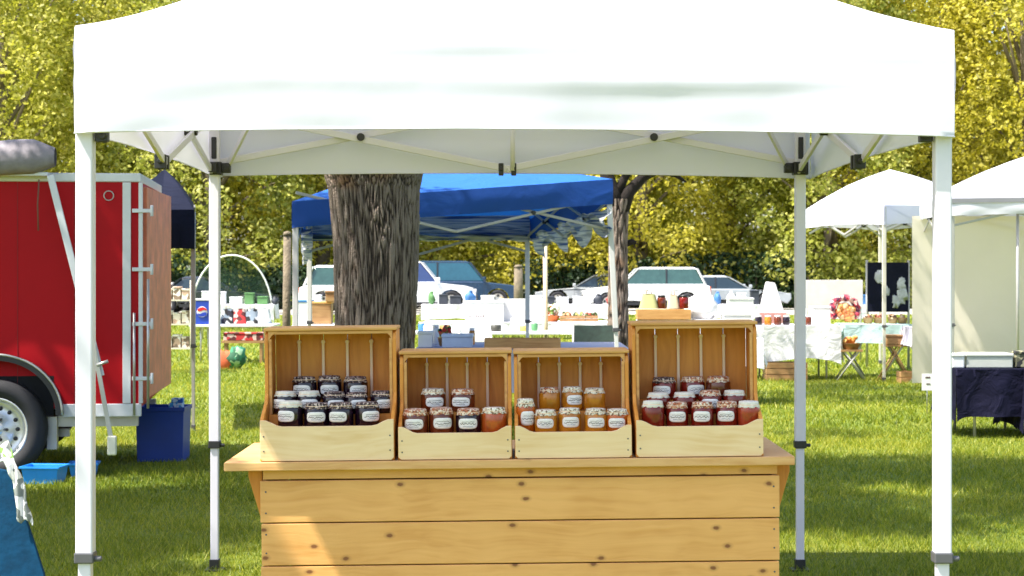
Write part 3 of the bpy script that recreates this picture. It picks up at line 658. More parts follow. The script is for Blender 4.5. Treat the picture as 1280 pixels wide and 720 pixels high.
# ------------------------------------------------------------------ other tents
def simple_tent(label, corners, ez, drop, peak, m, legs, lock=1.0, legm=GREYTUBE, lw=.035, scal=.03, vm=None, trm=GREYTUBE, leans=None, wave=.01, group=None):
    cx = sum(c[0] for c in corners) / 4; cy = sum(c[1] for c in corners) / 4
    t = thing('canopy_tent', label, 'canopy', (cx, cy, 0), group=group)
    cv = [Vector(c) for c in corners]
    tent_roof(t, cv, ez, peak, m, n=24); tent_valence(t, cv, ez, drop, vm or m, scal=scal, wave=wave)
    ins = [c + (Vector((cx, cy)) - c).normalized() * .05 for c in cv]
    for i in legs: tent_leg(t, ins[i], ez[i] - .02, lock, lw, legm, legm, lean=(leans or {}).get(i, (0, 0)))
    for i in range(4):
        a, b_ = ins[i], ins[(i + 1) % 4]; zt = (ez[i] + ez[(i + 1) % 4]) / 2 - .04
        truss(t, a, b_, zt, 0, zt - .34, trm, False, .014, .026)
    return t, ins
BLc = [(wx(365, 16.5), 16.5), (wx(766, 17.4), 17.4), (wx(662, 20.2), 20.2), (wx(383, 19.8), 19.8)]
ezb = [wz(252, 16.5), wz(224, 17.4), wz(274, 20.2), wz(274, 19.8)]
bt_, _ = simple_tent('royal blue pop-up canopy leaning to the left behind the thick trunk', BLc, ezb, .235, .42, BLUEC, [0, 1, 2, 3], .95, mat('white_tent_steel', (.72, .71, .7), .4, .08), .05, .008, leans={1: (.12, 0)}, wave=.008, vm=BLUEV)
def stripes(name, cols, sx, sz):
    m, nt, b = new_mat(name); L = nt.links.new; tc = N(nt, 'ShaderNodeTexCoord'); mp = N(nt, 'ShaderNodeMapping'); mp.inputs['Scale'].default_value = (sx, sx, sz); L(tc.outputs['Object'], mp.inputs[0])
    n = N(nt, 'ShaderNodeTexNoise'); n.inputs['Scale'].default_value = 1; n.inputs['Detail'].default_value = 2; L(mp.outputs[0], n.inputs['Vector'])
    r = ramp(nt, [(.35 + .3 * i / (len(cols) - 1), c) for i, c in enumerate(cols)]); L(n.outputs['Fac'], r.inputs[0]); L(r.outputs[0], b.inputs['Base Color']); b.inputs['Roughness'].default_value = .7
    t = N(nt, 'ShaderNodeBsdfTranslucent'); L(r.outputs[0], t.inputs['Color']); mx = N(nt, 'ShaderNodeMixShader'); mx.inputs[0].default_value = .4; L(b.outputs[0], mx.inputs[1]); L(t.outputs[0], mx.inputs[2]); L(mx.outputs[0], nt.nodes['Material Output'].inputs['Surface']); return m
STRIPE = stripes('grey_blue_folded_mesh', [(.05, .10, .28), (.45, .47, .5), (.75, .75, .76), (.10, .16, .34), (.6, .6, .6)], 1.2, 22)
# bunched mesh under the blue roof
b = MB()
def bunch(p, q, amp, sd, w=.16):
    def f(u, v):
        P = Vector(p).lerp(Vector(q), u); return (P.x + .05 * math.sin(v * 9 + u * 20), P.y + .05 * math.cos(v * 7 + u * 15), P.z - w * v * (1 + .5 * math.sin(u * 23 + sd)) + amp * noise.noise(Vector((u * 14, v * 3, sd))))
    return f
b.grid(bunch((BLc[1][0] - .06, 17.3, wz(258, 17.4)), (BLc[2][0] + .03, 20.1, wz(296, 20.1)), .06, 1, .19), 60, 8)
b.grid(bunch((BLc[0][0] + .1, 16.8, wz(284, 16.7)), (BLc[3][0] + .05, 19.4, wz(298, 19.6)), .06, 3, .19), 60, 8)
b.grid(bunch((BLc[2][0], 20.1, wz(292, 20.1)), (BLc[3][0], 19.7, wz(292, 19.7)), .01, 5, .05), 60, 6)
b.grid(lambda u, v: ((BLc[3][0] + (BLc[2][0] - BLc[3][0]) * u), 19.75 + .35 * u, wz(300, 20) + .30 * v + .02 * math.sin(u * 31) * (1 - v)), 50, 6)
b.build('rolled_side_wall', STRIPE, bt_, world=True)

BKc = [(wx(160, 17.0), 17.0), (wx(243, 17.3), 17.3), (wx(243, 20.2), 20.2), (wx(175, 20.2), 20.2)]
simple_tent('small black canopy just behind the rear of the red trailer', BKc, [wz(262, 17), wz(262, 17.3), wz(255, 20), wz(255, 20)], .37, .38, BLACKC, [1, 2], .8, GREYTUBE, .04, .01)
WTc = [(wx(1105, 24.8), 24.8), (wx(1235, 27.5), 27.5), (wx(1100, 29.5), 29.5), (wx(1007, 26.8), 26.8)]
simple_tent('small white canopy with pointed roof above the cloth covered tables', WTc, [wz(256, 24.8), wz(258, 27.5), wz(268, 29.5), wz(262, 26.8)], .27, .58, CANVAS, [0, 1, 2], .75, mat('cream_tent_steel', (.6, .58, .5), .4, .08), .05, .03)
# right cream walled tent
CTc = [(wx(1276, 21), 21), (wx(1420, 21), 21), (wx(1400, 26.5), 26.5), (wx(1138, 26.5), 26.5)]
CTc = [(wx(1188, 20.5), 20.5), (wx(1520, 20.5), 20.5), (wx(1425, 23.9), 23.9), (wx(1150, 23.9), 23.9)]
ctt, ins = simple_tent('cream walled white tent at the right edge', CTc, [wz(245, 20.5), wz(240, 20.5), wz(254, 23.9), wz(254, 23.9)], .22, .62, CANVAS, [0, 1, 2], .9, GREYTUBE, .035, .015)
b = MB(); zt = wz(270, 23.8)
b.grid(lambda u, v: (CTc[3][0] - .12 + (CTc[2][0] - CTc[3][0] + .1) * u, 23.82 + .03 * math.sin(u * 17) * v, zt - (zt - .05) * v), 60, 10); b.build('back_wall', CREAMC, ctt, world=True)
b = MB(); b.tube([(wx(1272, 20.6), 20.6, 0), (wx(1272, 20.6), 20.6, wz(262, 20.6))], .017, 10); b.build('middle_pole', GREYTUBE, ctt, world=True)
b = MB(); b.bar((CTc[0][0], 20.49, wz(251, 20.49)), (CTc[1][0], 20.49, wz(247, 20.49)), .006, .05); b.build('grey_band', mat('grey_webbing', (.25, .25, .28), .8), ctt, world=True)

# ------------------------------------------------------------------ trailer
RED = mat('red_trailer_paint', (.47, .006, .012), .5, .08, 1.2, bump=.03, bscale=3); RED.node_tree.nodes['Principled BSDF'].inputs['Specular IOR Level'].default_value = .15
WTRIM = mat('white_aluminium_trim', (.72, .73, .76), .35, .08, metal=.1)
tr = thing('cargo_trailer', 'red enclosed cargo trailer with white trim and its rear door ajar', 'trailer', (wx(188, 13.6), 13.6, 0), (0, 0, R(6.5)))
zb_, zt_ = .50, 2.17
b = MB(); b.b2(-4.6, -.07, 0, 2.0, zb_, zt_); b.build('body', RED, tr, bevel=.012)
b = MB(); b.b2(-4.6, -.066, -.012, 2.01, zt_ - .01, zt_ + .055); b.build('roof_rail', WTRIM, tr, bevel=.008)
b = MB(); b.b2(-.63, -.066, -.012, .03, zb_ - .06, zb_ + .035); b.build('bottom_rail', WTRIM, tr, bevel=.006)
b = MB(); b.b2(-4.6, -1.58, -.012, .03, zb_ - .06, zb_ + .035); b.build('bottom_rail', WTRIM, tr, bevel=.006)
b = MB(); b.b2(-.20, -.14, -.016, .0, zb_ + .037, zt_ - .012); b.build('corner_trim', WTRIM, tr, bevel=.004)
b = MB(); b.b2(-.085, -.055, -.014, .018, zb_ + .037, zt_ - .012); b.build('corner_trim', WTRIM, tr, bevel=.004)
b = MB(); [b.b2(-4.6 + i * .405, -4.597 + i * .405, -.0025, .001, zb_ + .04, zt_ - .015) for i in range(1, 11)]; b.build('panel_seam', mat('dark_red_seam', (.25, .005, .006), .5), tr)
DOORM = mat('rusty_orange_door', (.88, .27, .14), .55, .35, 5, bump=.3)
d = MB(); d.box((-.025, 1.02, (zb_ + zt_) / 2 + .01), (.035, 1.85, zt_ - zb_ - .10), Matrix.Rotation(R(-1.5), 3, 'Z')); dr = d.build('rear_door', DOORM, tr, bevel=.006)
for zz in (.72, 1.12, 1.52, 1.95):
    b = MB(); b.b2(-.13, .012, -.032, -.017, zz - .014, zz + .014); b.tube([(.012, -.024, zz - .04), (.012, -.024, zz + .04)], .012, 8); b.build('hinge', WTRIM, dr, bevel=.003)
for xx, z0, z1 in ((-.015, .5, 1.45), (-.115, .45, 1.2)): b = MB(); b.tube([(xx, -.03, z0), (xx, -.03, z1)], .010, 8); b.build('lock_bar', STEEL, dr)
b = MB(); b.tube([(-.3 + .035 * math.cos(a), -.006, 2.06 + .035 * math.sin(a)) for a in np.linspace(0, 2 * PI, 17)], .004, 6, False); b.build('tie_ring', STEEL, tr)
# fender and wheel
wc = (-1.095, -.05, .362)
b = MB()
for j in range(28):
    a0, a1 = PI * j / 28, PI * (j + 1) / 28
    P = lambda a, r, y: (wc[0] + r * math.cos(a), y, wc[2] + .10 + r * math.sin(a) * .93)
    b.add([P(a0, .43, -.13), P(a1, .43, -.13), P(a1, .475, -.13), P(a0, .475, -.13), P(a0, .43, .004), P(a1, .43, .004), P(a1, .475, .004), P(a0, .475, .004)],
          [(0, 1, 2, 3), (2, 3, 7, 6)[::-1], (0, 1, 5, 4), (4, 5, 6, 7)])
fd = b.build('fender', mat('black_fender_enamel', (.02, .02, .025), .35, .1), tr)
b = MB(); b.tube([(wc[0] + .477 * math.cos(a), -.128, wc[2] + .10 + .93 * .477 * math.sin(a)) for a in np.linspace(0, PI, 30)], .009, 8); b.build('fender_edge', STEEL, fd)
b = MB(); b.b2(wc[0] - .40, wc[0] + .40, -.001, .003, zb_ - .05, wc[2] + .38); b.build('wheel_well', mat('black_wheel_well', (.01, .01, .012), .9), tr)
whe = MB(); Mw = Matrix.Rotation(R(90), 3, 'X')
whe.lathe([(.235, -.10), (.30, -.105), (.345, -.09), (.36, -.06), (.362, 0), (.36, .06), (.345, .09), (.30, .105), (.235, .10), (.23, .0), (.23, -.1), (.235, -.10)], wc, 48, Mw, cap=False)
wh = whe.build('wheel', RUBBER, tr)
b = MB(); b.lathe([(.238, .085), (.236, .10), (.222, .098), (.215, .06), (.19, .03), (.12, .035), (.105, .06), (.06, .07), (.055, .095), (0, .095)], wc, 40, Mw, cap=False); rm = b.build('rim', mat('silver_rim', (.72, .72, .72), .3, .08, metal=.5), wh)
for k in range(14):
    a = 2 * PI * k / 14; b = MB(); b.ball((wc[0] + .155 * math.cos(a), wc[1] - .036, wc[2] + .155 * math.sin(a)), .016, 8, sq=(1, .3, 1)); b.build('rim_hole', BLACKP, rm)
for k in range(6):
    a = 2 * PI * k / 6; b = MB(); b.tube([(wc[0] + .085 * math.cos(a), wc[1] - .06, wc[2] + .085 * math.sin(a)), (wc[0] + .085 * math.cos(a), wc[1] - .085, wc[2] + .085 * math.sin(a))], .011, 8); b.build('lug_nut', BLACKP, rm)
b = MB(); b.b2(-4.4, -.1, .12, .2, .36, .44); b.b2(-4.4, -.1, 1.8, 1.88, .36, .44); b.b2(-.3, -.2, .2, 1.8, .36, .43); b.b2(-1.7, -.62, .3, .36, .27, .33); b.tube([(-1.1, .0, .36), (-1.1, 2.0, .36)], .035, 10); b.b2(-.75, -.68, .05, .14, .2, .44); b.build('chassis', STEEL, tr)
b = MB(); b.tube([(-1.1 + .0, 2.0, .36), (-1.1, 1.8, .36)], .34, 30); b.build('far_wheel', RUBBER, tr)
# awning roll and its prop
aw = MB()
def awf(u, v):
    a = 2 * PI * v; r = .125 * (1 + .25 * noise.noise(Vector((u * 6, math.cos(a), math.sin(a))))) * (1 if u < .96 else max(.55, 1 - (u - .96) * 11))
    return (-4.2 + 3.53 * u, -.10 + r * math.cos(a) * 1.0, 2.345 + r * math.sin(a) * .95 + .02 * math.sin(u * 14) - .03 * u)
aw.grid(awf, 70, 20); aw.build('rolled_awning', mat('grey_awning_cloth', (.30, .27, .30), .85, .3, 7, bump=.5, bscale=9), tr)
b = MB(); b.b2(-4.2, -.72, -.13, -.013, 2.195, 2.225); b.build('awning_rail', WTRIM, tr, bevel=.006)
ar = MB(); ar.bar((-.70, -.15, 2.20), (-.335, -.20, .75), .05, .022, up=(0, 1, 0)); arm = ar.build('awning_arm', WTRIM, tr, bevel=.004)
b = MB(); b.bar((-.385, -.225, .98), (-.262, -.225, .30), .032, .018, up=(0, 1, 0)); b.build('inner_arm', STEEL, arm, bevel=.003)
b = MB(); b.box((-.255, -.225, .25), (.065, .05, .14)); b.build('arm_foot', mat('ivory_plastic', (.75, .74, .62), .5), arm, bevel=.01)
b = MB(); b.tube([(-.36, -.25, .83), (-.28, -.25, .86)], .012, 8); b.build('arm_knob', STEEL, arm)
b = MB(); b.tube([(-.78, -.15, 2.17), (-.79, -.15, 1.99), (-.785, -.15, 1.80)], .006, 6); b.build('pull_strap', mat('brown_strap', (.2, .09, .06), .8), arm)

# blue bin, ground sheets, slanted blue board
BB = mat('blue_plastic_bin', (.008, .05, .34), .4, .12)
def openbox(name, label, cat, c, w, d, h, m, taper=.06, wall=.008, rim=None, group=None, rot=0):
    t = thing(name, label, cat, c, (0, 0, rot), group=group); b = MB(); k = 1 - taper; W0, D0 = w / 2, d / 2
    O = lambda s, z: [(-W0 * s, -D0 * s, z), (W0 * s, -D0 * s, z), (W0 * s, D0 * s, z), (-W0 * s, D0 * s, z)]
    vs = O(k, 0) + O(1, h) + O(1 - 2 * wall / w, h) + O(k - 2 * wall / w, .012)
    fs = [(3, 2, 1, 0)]
    for a, b_ in ((0, 4), (4, 8), (8, 12)): fs += [(a + i, a + (i + 1) % 4, b_ + (i + 1) % 4, b_ + i) for i in range(4)]
    fs.append((12, 13, 14, 15)); b.add(vs, fs); b.build('body', m, t, bevel=.004)
    r_ = MB(); 
    for (x0, x1, y0, y1) in ((-W0 - .008, W0 + .008, -D0 - .008, -D0 + .002), (-W0 - .008, W0 + .008, D0 - .002, D0 + .008), (-W0 - .008, -W0 + .002, -D0, D0), (W0 - .002, W0 + .008, -D0, D0)): r_.b2(x0, x1, y0, y1, h - .03, h + .002)
    r_.build('rim', rim or m, t, bevel=.002); return t
openbox('storage_bin', 'dark blue plastic bin on the grass at the rear of the trailer', 'bin', (wx(203, 14.7), 14.75, 0), .38, .34, .43, BB)
b = MB(); b.box((0, 0, .03), (.11, .10, .06)); b.box((.01, 0, .08), (.09, .08, .035)); tag(b.build('drink_carton', speckle('blue_carton_print', [(.05, .3, .6), (.5, .65, .75), (.02, .1, .4)], 40), None, loc=None, bevel=.004), 'pale blue carton poking out of the dark blue bin', 'carton').location = (wx(222, 14.75), 14.7, .40)
LB = mat('bright_blue_vinyl', (.015, .26, .75), .35, .12, 8, bump=.2, bscale=10)
def tray(label, px, py, D, w, d, rot, h=.12):
    t = thing('plastic_tub', label, 'tub', (wx(px, D), D, 0), (0, 0, rot), group='bright blue tubs on the grass by the trailer')
    b = MB(); W0, D0 = w / 2, d / 2
    O = lambda s, z: [(-W0 * s, -D0 * s, z), (W0 * s, -D0 * s, z), (W0 * s, D0 * s, z), (-W0 * s, D0 * s, z)]
    b.add(O(.85, .002) + O(1, h) + O(.94, h) + O(.8, .012), [(3, 2, 1, 0), (12, 13, 14, 15)] + [(a + i, a + (i + 1) % 4, a + 4 + (i + 1) % 4, a + 4 + i) for a in (0, 4, 8) for i in range(4)]); b.build('body', LB, t, bevel=.008)
    r_ = MB()
    for (x0, x1, y0, y1) in ((-W0 - .012, W0 + .012, -D0 - .012, -D0 + .002), (-W0 - .012, W0 + .012, D0 - .002, D0 + .012), (-W0 - .012, -W0 + .002, -D0, D0), (W0 - .002, W0 + .012, -D0, D0)): r_.b2(x0, x1, y0, y1, h - .012, h + .004)
    r_.build('rim', LB, t, bevel=.003)
tray('wide bright blue plastic tub on the grass beside the trailer wheel', 56, 605, 13.15, .27, .22, R(-6), .125)
tray('small bright blue tub seen behind the left front canopy leg', 105, 595, 13.6, .20, .2, R(8), .10)
sg = thing('sandwich_board', 'slanting dark blue board with a patterned scarf over its edge at the lower left corner', 'sign board', (wx(-40, 6.6), 6.6, 0))
P0, P1, P2, P3 = W(-90, 560, 6.75), W(0, 585, 6.75), W(66, 800, 6.45), W(66, 890, 6.4)
b = MB(); zt2 = P1.z
b.prism([(wx(-150, 6.6), 0), (wx(88, 6.6), 0), (wx(46, 6.6), wz(722, 6.6)), (wx(16, 6.6), wz(645, 6.6)), (wx(-3, 6.6), wz(596, 6.6)), (wx(-60, 6.6), wz(585, 6.6)), (wx(-150, 6.6), wz(585, 6.6))], lambda a, z, t: (a, 6.6 + .022 * t + (z) * .22, z))
b.build('board', mat('deep_teal_blue_paint', (.004, .042, .095), .8, .35, 14, bump=.15), sg, world=True, bevel=.003)
b = MB(); b.bar((wx(-140, 6.7), 7.22, 0), (wx(-140, 6.7), 6.8, wz(580, 6.7)), .03, .03); b.bar((wx(-40, 6.7), 7.22, 0), (wx(-40, 6.7), 6.8, wz(580, 6.7)), .03, .03); b.build('rear_leg', OLDWOOD, sg, world=True)
sf = MB()
def scf(u, v):
    pxy = [(-14, 560), (2, 588), (10, 610), (17, 640), (24, 658)]; k = u * 4; i = min(3, int(k)); q = k - i
    px = pxy[i][0] * (1 - q) + pxy[i + 1][0] * q; py = pxy[i][1] * (1 - q) + pxy[i + 1][1] * q
    wd_ = 15 + 5 * noise.noise(Vector((u * 6, 0, 3)))
    p = W(px - wd_ / 2 + wd_ * v, py + 4 * math.sin(v * 5 + u * 9), 6.6); return (p.x, 6.57 + p.z * .22 + .012 * math.sin(v * 9 + u * 13), p.z)
sf.grid(scf, 40, 8); MC['deep_teal_blue_paint'].node_tree.nodes['Principled BSDF'].inputs['Specular IOR Level'].default_value = .1
tag(sf.build('scarf', speckle('white_green_scarf_print', [(.7, .7, .66), (.2, .22, .2), (.75, .74, .7), (.25, .42, .1), (.68, .68, .68)], 38), solid=.004), 'white and green patterned scarf draped along the edge of the slanting blue board', 'scarf')

# ------------------------------------------------------------------ cars
def car(label, px_front, ybase, D, L, H, col, face=1, kind='suv', glass=GLASSK, z0=.0):
    """side-on car; px_front = px of its front bumper; face=+1 faces right"""
    xf = wx(px_front, D); t = thing('parked_car', label, 'car', (xf - face * L / 2, D, 0), (0, 0, 0 if face > 0 else PI), group='cars parked behind the market')
    hw = .9; hb = H * (.57 if kind == 'suv' else .6); wr = .36 if kind == 'suv' else .32; g = .22
    a1, a2 = L / 2 - .88, -L / 2 + .85
    def arch(c, n=9): return [(c + (wr + .07) * math.cos(q), wr + (wr + .07) * math.sin(q)) for q in np.linspace(-.35, PI + .35, n)]
    out = [(L / 2, .42), (L / 2 - .02, .62), (L / 2 - .12, hb * .80), (L / 2 - .4, hb * .88), (L / 2 - 1.25, hb * .97), (L / 2 - 1.45, hb), (-L / 2 + .25, hb * 1.02), (-L / 2 + .05, hb * .95), (-L / 2, .6), (-L / 2 + .02, .36)]
    low = [(-L / 2 + .25, g)] + [p for p in reversed(arch(a2)) if p[1] > g * .9][::1] + [p for p in reversed(arch(a1)) if p[1] > g * .9] + [(L / 2 - .15, g + .02)]
    poly = out + low
    b = MB(); n = len(poly)
    # three slabs so the flanks curve in at top and bottom
    ys = [(-hw, .93), (-hw * .97, 1.0), (hw * .97, 1.0), (hw, .93)]
    vs = []
    for y, k in ys: vs += [(x * (1 if abs(y) < hw * .98 else .992), y, .55 + (z - .55) * k) for x, z in poly]
    fs = [tuple(range(n)), tuple(reversed(range(3 * n, 4 * n)))] + [(j * n + i, j * n + (i + 1) % n, (j + 1) * n + (i + 1) % n, (j + 1) * n + i) for j in range(3) for i in range(n)]
    b.add(vs, fs); PM = mat('car_paint_%s' % '_'.join(str(int(c * 100)) for c in col), col, .25, .04, coat=.6); bo = b.build('body', PM, t, bevel=.06)
    q = MB(); q.b2(a2 + wr + .12, a1 - wr - .12, -hw - .004, hw + .004, .225, .33); q.build('sill', BLACKP, t)
    q = MB(); q.b2(L / 2 - .03, L / 2 + .02, -.55, .55, .38, .56); q.build('grille', BLACKP, t)
    # cabin
    fa, ra = (L / 2 - 1.35, -L / 2 + .18) if kind != 'sedan' else (L / 2 - 1.45, -L / 2 + .75)
    ft_, rt_ = (fa - .62, ra + .32) if kind != 'sedan' else (fa - .85, ra + .6)
    def cab(fa, ra, ft_, rt_, z0_, z1_, wi, wt, mb):
        mb.add([(fa, -wi, z0_), (fa, wi, z0_), (ra, wi, z0_), (ra, -wi, z0_), (ft_, -wt, z1_), (ft_, wt, z1_), (rt_, wt, z1_), (rt_, -wt, z1_)], [(0, 1, 2, 3), (4, 7, 6, 5), (0, 4, 5, 1), (1, 5, 6, 2), (2, 6, 7, 3), (3, 7, 4, 0)]); return mb
    z0_ = hb - .01; z1_ = H - .05
    cab(fa - .02, ra + .02, ft_ - .02, rt_ + .02, z0_, z1_, hw * .9, hw * .76, MB()).build('window', glass, t, bevel=.05)
    cab(ft_ + .06, rt_ - .05, ft_ - .12, rt_ + .12, z1_ - .02, H, hw * .79, hw * .66, MB()).build('roof', PM, t, bevel=.035)
    for s in (-1, 1):
        p = MB(); yl, yh = s * (hw * .905), s * hw * .77
        p.bar((fa, yl, z0_), (ft_ + .03, yh, z1_), .05, .035); p.bar((ra, yl, z0_), (rt_ - .03, yh, z1_), .16, .035)
        mm_ = (fa + ra) / 2 - .1; p.bar((fa, yl, z0_ + .02), (ra, yl, z0_ + .02), .03, .04); p.build('pillar', PM, t)
        q = MB(); q.box((fa - .05, s * (hw + .08), z0_ + .12), (.12, .18, .13)); q.build('mirror', PM, t, bevel=.03); q = MB(); q.bar((mm_, yl, z0_), (mm_, yh, z1_), .05, .03); q.build('centre_pillar', BLACKP, t)
        for c in (a1, a2):
            q = MB(); q.lathe([(wr * .62, -.1), (wr * .93, -.11), (wr, -.08), (wr, .08), (wr * .93, .11), (wr * .62, .1), (wr * .6, 0), (wr * .62, -.1)], (c, s * (hw - .1), wr), 28, Mw, cap=False); wl = q.build('wheel', RUBBER, t)
            q = MB(); q.lathe([(wr * .63, -.09), (wr * .5, -.07), (wr * .2, -.075), (0, -.08)] if s > 0 else [(wr * .63, .09), (wr * .5, .07), (wr * .2, .075), (0, .08)], (c, s * (hw - .1), wr), 20, Mw, cap=False)
            rm_ = q.build('rim', STEEL, wl); q = MB()
            for k in range(5): a_ = 2 * PI * k / 5 + .3; q.ball((c + wr * .42 * math.cos(a_), s * (hw - .1) + s * .078, wr + wr * .42 * math.sin(a_)), wr * .15, 8, sq=(1, .3, 1))
            q.build('spoke_gap', BLACKP, rm_)
        q = MB(); q.box((L / 2 - .10, s * (hw - .18), hb * .70), (.16, .30, .13)); q.build('headlight', mat('headlight_lens', (.8, .8, .82), .1, .05), t, bevel=.02)
        q = MB(); q.box((-L / 2 + .07, s * (hw - .12), hb * .80), (.14, .2, .26)); q.build('tail_light', mat('tail_lens', (.6, .1, .03), .2, .1), t, bevel=.02)
        q = MB(); q.box((mm_ + .75, s * (hw + .005), hb * .80), (.2, .02, .035)); q.box((mm_ - .3, s * (hw + .005), hb * .80), (.2, .02, .035)); q.build('door_handle', STEEL if sum(col) > 1 else BLACKP, t)
        q = MB(); [q.b2(xx - .004, xx + .004, s * (hw + .001) - .003, s * (hw + .001) + .003, .32, hb * .93) for xx in (fa - .05, mm_, ra + .35)]; q.build('door_seam', BLACKP, t)
    return t
car('white sport utility vehicle seen right of the thick trunk', 596, 0, 66, 4.7, 1.78, (.75, .76, .78), 1, 'suv', mat('blue_car_glass', (.03, .05, .14), .1, .1, coat=.5))
car('dark blue estate car parked behind the white one', 652, 0, 69.5, 4.9, 1.80, (.012, .04, .09), 1, 'suv', mat('teal_car_glass', (.02, .09, .13), .1, .2, coat=.5))
car('white hatchback with dark windows right of the thin trunk', 728, 0, 66, 4.5, 1.56, (.78, .79, .80), -1, 'hatch', mat('green_car_glass', (.04, .09, .08), .1, .2, coat=.5))
car('silver car between the blue canopy pole and the thin trunk', 668, 0, 71, 4.2, 1.30, (.38, .40, .42), -1, 'sedan')
car('white car peeking left of the thick trunk', 520, 0, 62.8, 3.9, 1.62, (.8, .8, .8), 1, 'suv', mat('green_car_glass', (.04, .09, .08)))
car('dark saloon parked behind the arched shelter', 345, 0, 62.5, 4.4, 1.25, (.02, .025, .04), 1, 'sedan')
car('silver saloon right of the white hatchback', 985, 0, 68, 4.6, 1.26, (.36, .39, .42), 1, 'sedan')
car('pale saloon far left behind the black canopy', 262, 0, 66, 4.4, 1.4, (.7, .68, .64), 1, 'sedan')

# white-arched dark green shelter
sh = thing('dome_shelter', 'low dome shelter of dark green mesh with a white arched pole', 'shelter', (wx(290, 46), 46, 0))
def arc(p0, p1, top, n=18, D=46):
    return [W(p0 + (p1 - p0) * i / n, 0, D).lerp(W(p0 + (p1 - p0) * i / n, 0, D), 0) * 1 + Vector((0, 0, 0)) for i in range(n + 1)]
def archpts(pa, pb, base, top, D):
    return [Vector((wx(pa + (pb - pa) * (1 - math.cos(PI * i / 24)) / 2, D), D, wz(base, D) + (wz(top, D) - wz(base, D)) * math.sin(PI * i / 24) ** .8)) for i in range(25)]
b = MB(); b.tube(archpts(238, 342, 412, 319, 45.2), .022, 8); b.build('arch_pole', WHITEP, sh, world=True)
b = MB(); A = archpts(240, 340, 412, 321, 45.25); B = archpts(246, 334, 408, 328, 47.15)
b.grid(lambda u, v: A[min(24, int(round(u * 24)))].lerp(B[min(24, int(round(u * 24)))], v), 24, 4)
b.grid(lambda u, v: Vector((B[min(24, int(round(u * 24)))].x, 47.15, B[min(24, int(round(u * 24)))].z * (1 - v))), 24, 6); MG = mat('dark_green_mesh', (.03, .08, .05), .8, .3, 4); b.build('mesh_cover', MG, sh, world=True)
_nt = MG.node_tree; _tr = _nt.nodes.new('ShaderNodeBsdfTransparent'); _mx = _nt.nodes.new('ShaderNodeMixShader'); _mx.inputs[0].default_value = .62
_nt.links.new(_nt.nodes['Principled BSDF'].outputs[0], _mx.inputs[1]); _nt.links.new(_tr.outputs[0], _mx.inputs[2]); _nt.links.new(_mx.outputs[0], _nt.nodes['Material Output'].inputs['Surface'])

# ------------------------------------------------------------------ tables and goods
def ftable(label, x0, x1, y0, y1, h=.74, m=WHITEP, legx=False, group='folding market tables', legs=True):
    xc, yc = (x0 + x1) / 2, (y0 + y1) / 2; t = thing('folding_table', label, 'table', (xc, yc, 0), group=group)
    b = MB(); b.b2(x0, x1, y0, y1, h - .04, h); b.build('tabletop', m, t, world=True, bevel=.01)
    for sx in (x0 + .18, x1 - .18):
        for sy in (y0 + .08, y1 - .08):
            b = MB()
            if legx: b.tube([(sx - .22 * (1 if sy < yc else -1), sy, 0), (sx + .22 * (1 if sy < yc else -1), sy, h - .04)], .014, 8)
            else: b.tube([(sx, sy, 0), (sx, sy, h - .04)], .014, 8)
            b.build('leg', GREYTUBE, t, world=True)
    return t
def cloth(label, x0, x1, y0, y1, h, drop, m, sd=0, flare=.05, cat='tablecloth'):
    xc, yc = (x0 + x1) / 2, (y0 + y1) / 2; b = MB(); o = .006
    b.grid(lambda u, v: (x0 - o + (x1 - x0 + 2 * o) * u, y0 - o + (y1 - y0 + 2 * o) * v, h + .004 + .001 * noise.noise(Vector((u * 9, v * 5, sd)))), 20, 6)
    P = [(x0 - o, y0 - o), (x1 + o, y0 - o), (x1 + o, y1 + o), (x0 - o, y1 + o)]
    for s in range(4):
        a, c_ = Vector(P[s]), Vector(P[(s + 1) % 4]); nr = Vector(((c_ - a).y, -(c_ - a).x)).normalized(); ln = (c_ - a).length
        def f(u, v, a=a, c_=c_, nr=nr, ln=ln, s=s):
            wv = (.022 * math.sin(u * ln * 13 + sd + s) + .02 * noise.noise(Vector((u * ln * 5, v, sd + s)))) * v; q = a.lerp(c_, u) + nr * (flare * v * v + wv) * (1 if 0 < u < 1 else 1)
            dd = drop * (1 + .10 * noise.noise(Vector((u * ln * 2, sd, s)))) * (1 + .12 * abs(2 * u - 1) ** 6)
            return (q.x, q.y, h + .004 - dd * v)
        b.grid(f, 40, 6)
    o_ = b.build('tablecloth', m, loc=(xc, yc, 0)); tag(o_, label, cat); return o_
def boxthing(name, label, cat, px, D, w, h, d, z, m, lid=None, rot=0, group=None, bevel=.008):
    t = thing(name, label, cat, (wx(px, D), D, z), (0, 0, rot), group=group)
    b = MB(); b.b2(-w / 2, w / 2, -d / 2, d / 2, 0, h); b.build('body', m, t, bevel=bevel)
    b = MB(); b.b2(-w / 2 - .008, w / 2 + .008, -d / 2 - .008, d / 2 + .008, h + .001, h + .03); b.build('lid', lid or m, t, bevel=bevel); return t
def slatbox(label, px, D, w, h, d, z, m=OLDWOOD, rows=3, group=None, name='slatted_box', rot=0):
    t = thing(name, label, 'box', (wx(px, D), D, z), (0, 0, rot), group=group); hh = h / rows
    for i in range(rows):
        b = MB(); z0, z1 = i * hh + .004, (i + 1) * hh - .006
        b.b2(-w / 2, w / 2, -d / 2, -d / 2 + .012, z0, z1); b.b2(-w / 2, w / 2, d / 2 - .012, d / 2, z0, z1); b.b2(-w / 2, -w / 2 + .012, -d / 2 + .0125, d / 2 - .0125, z0, z1); b.b2(w / 2 - .012, w / 2, -d / 2 + .0125, d / 2 - .0125, z0, z1); b.build('slat', m, t, bevel=.002)
    b = MB(); b.b2(-w / 2 + .013, w / 2 - .013, -d / 2 + .013, d / 2 - .013, .004, .014); b.build('base', m, t); return t
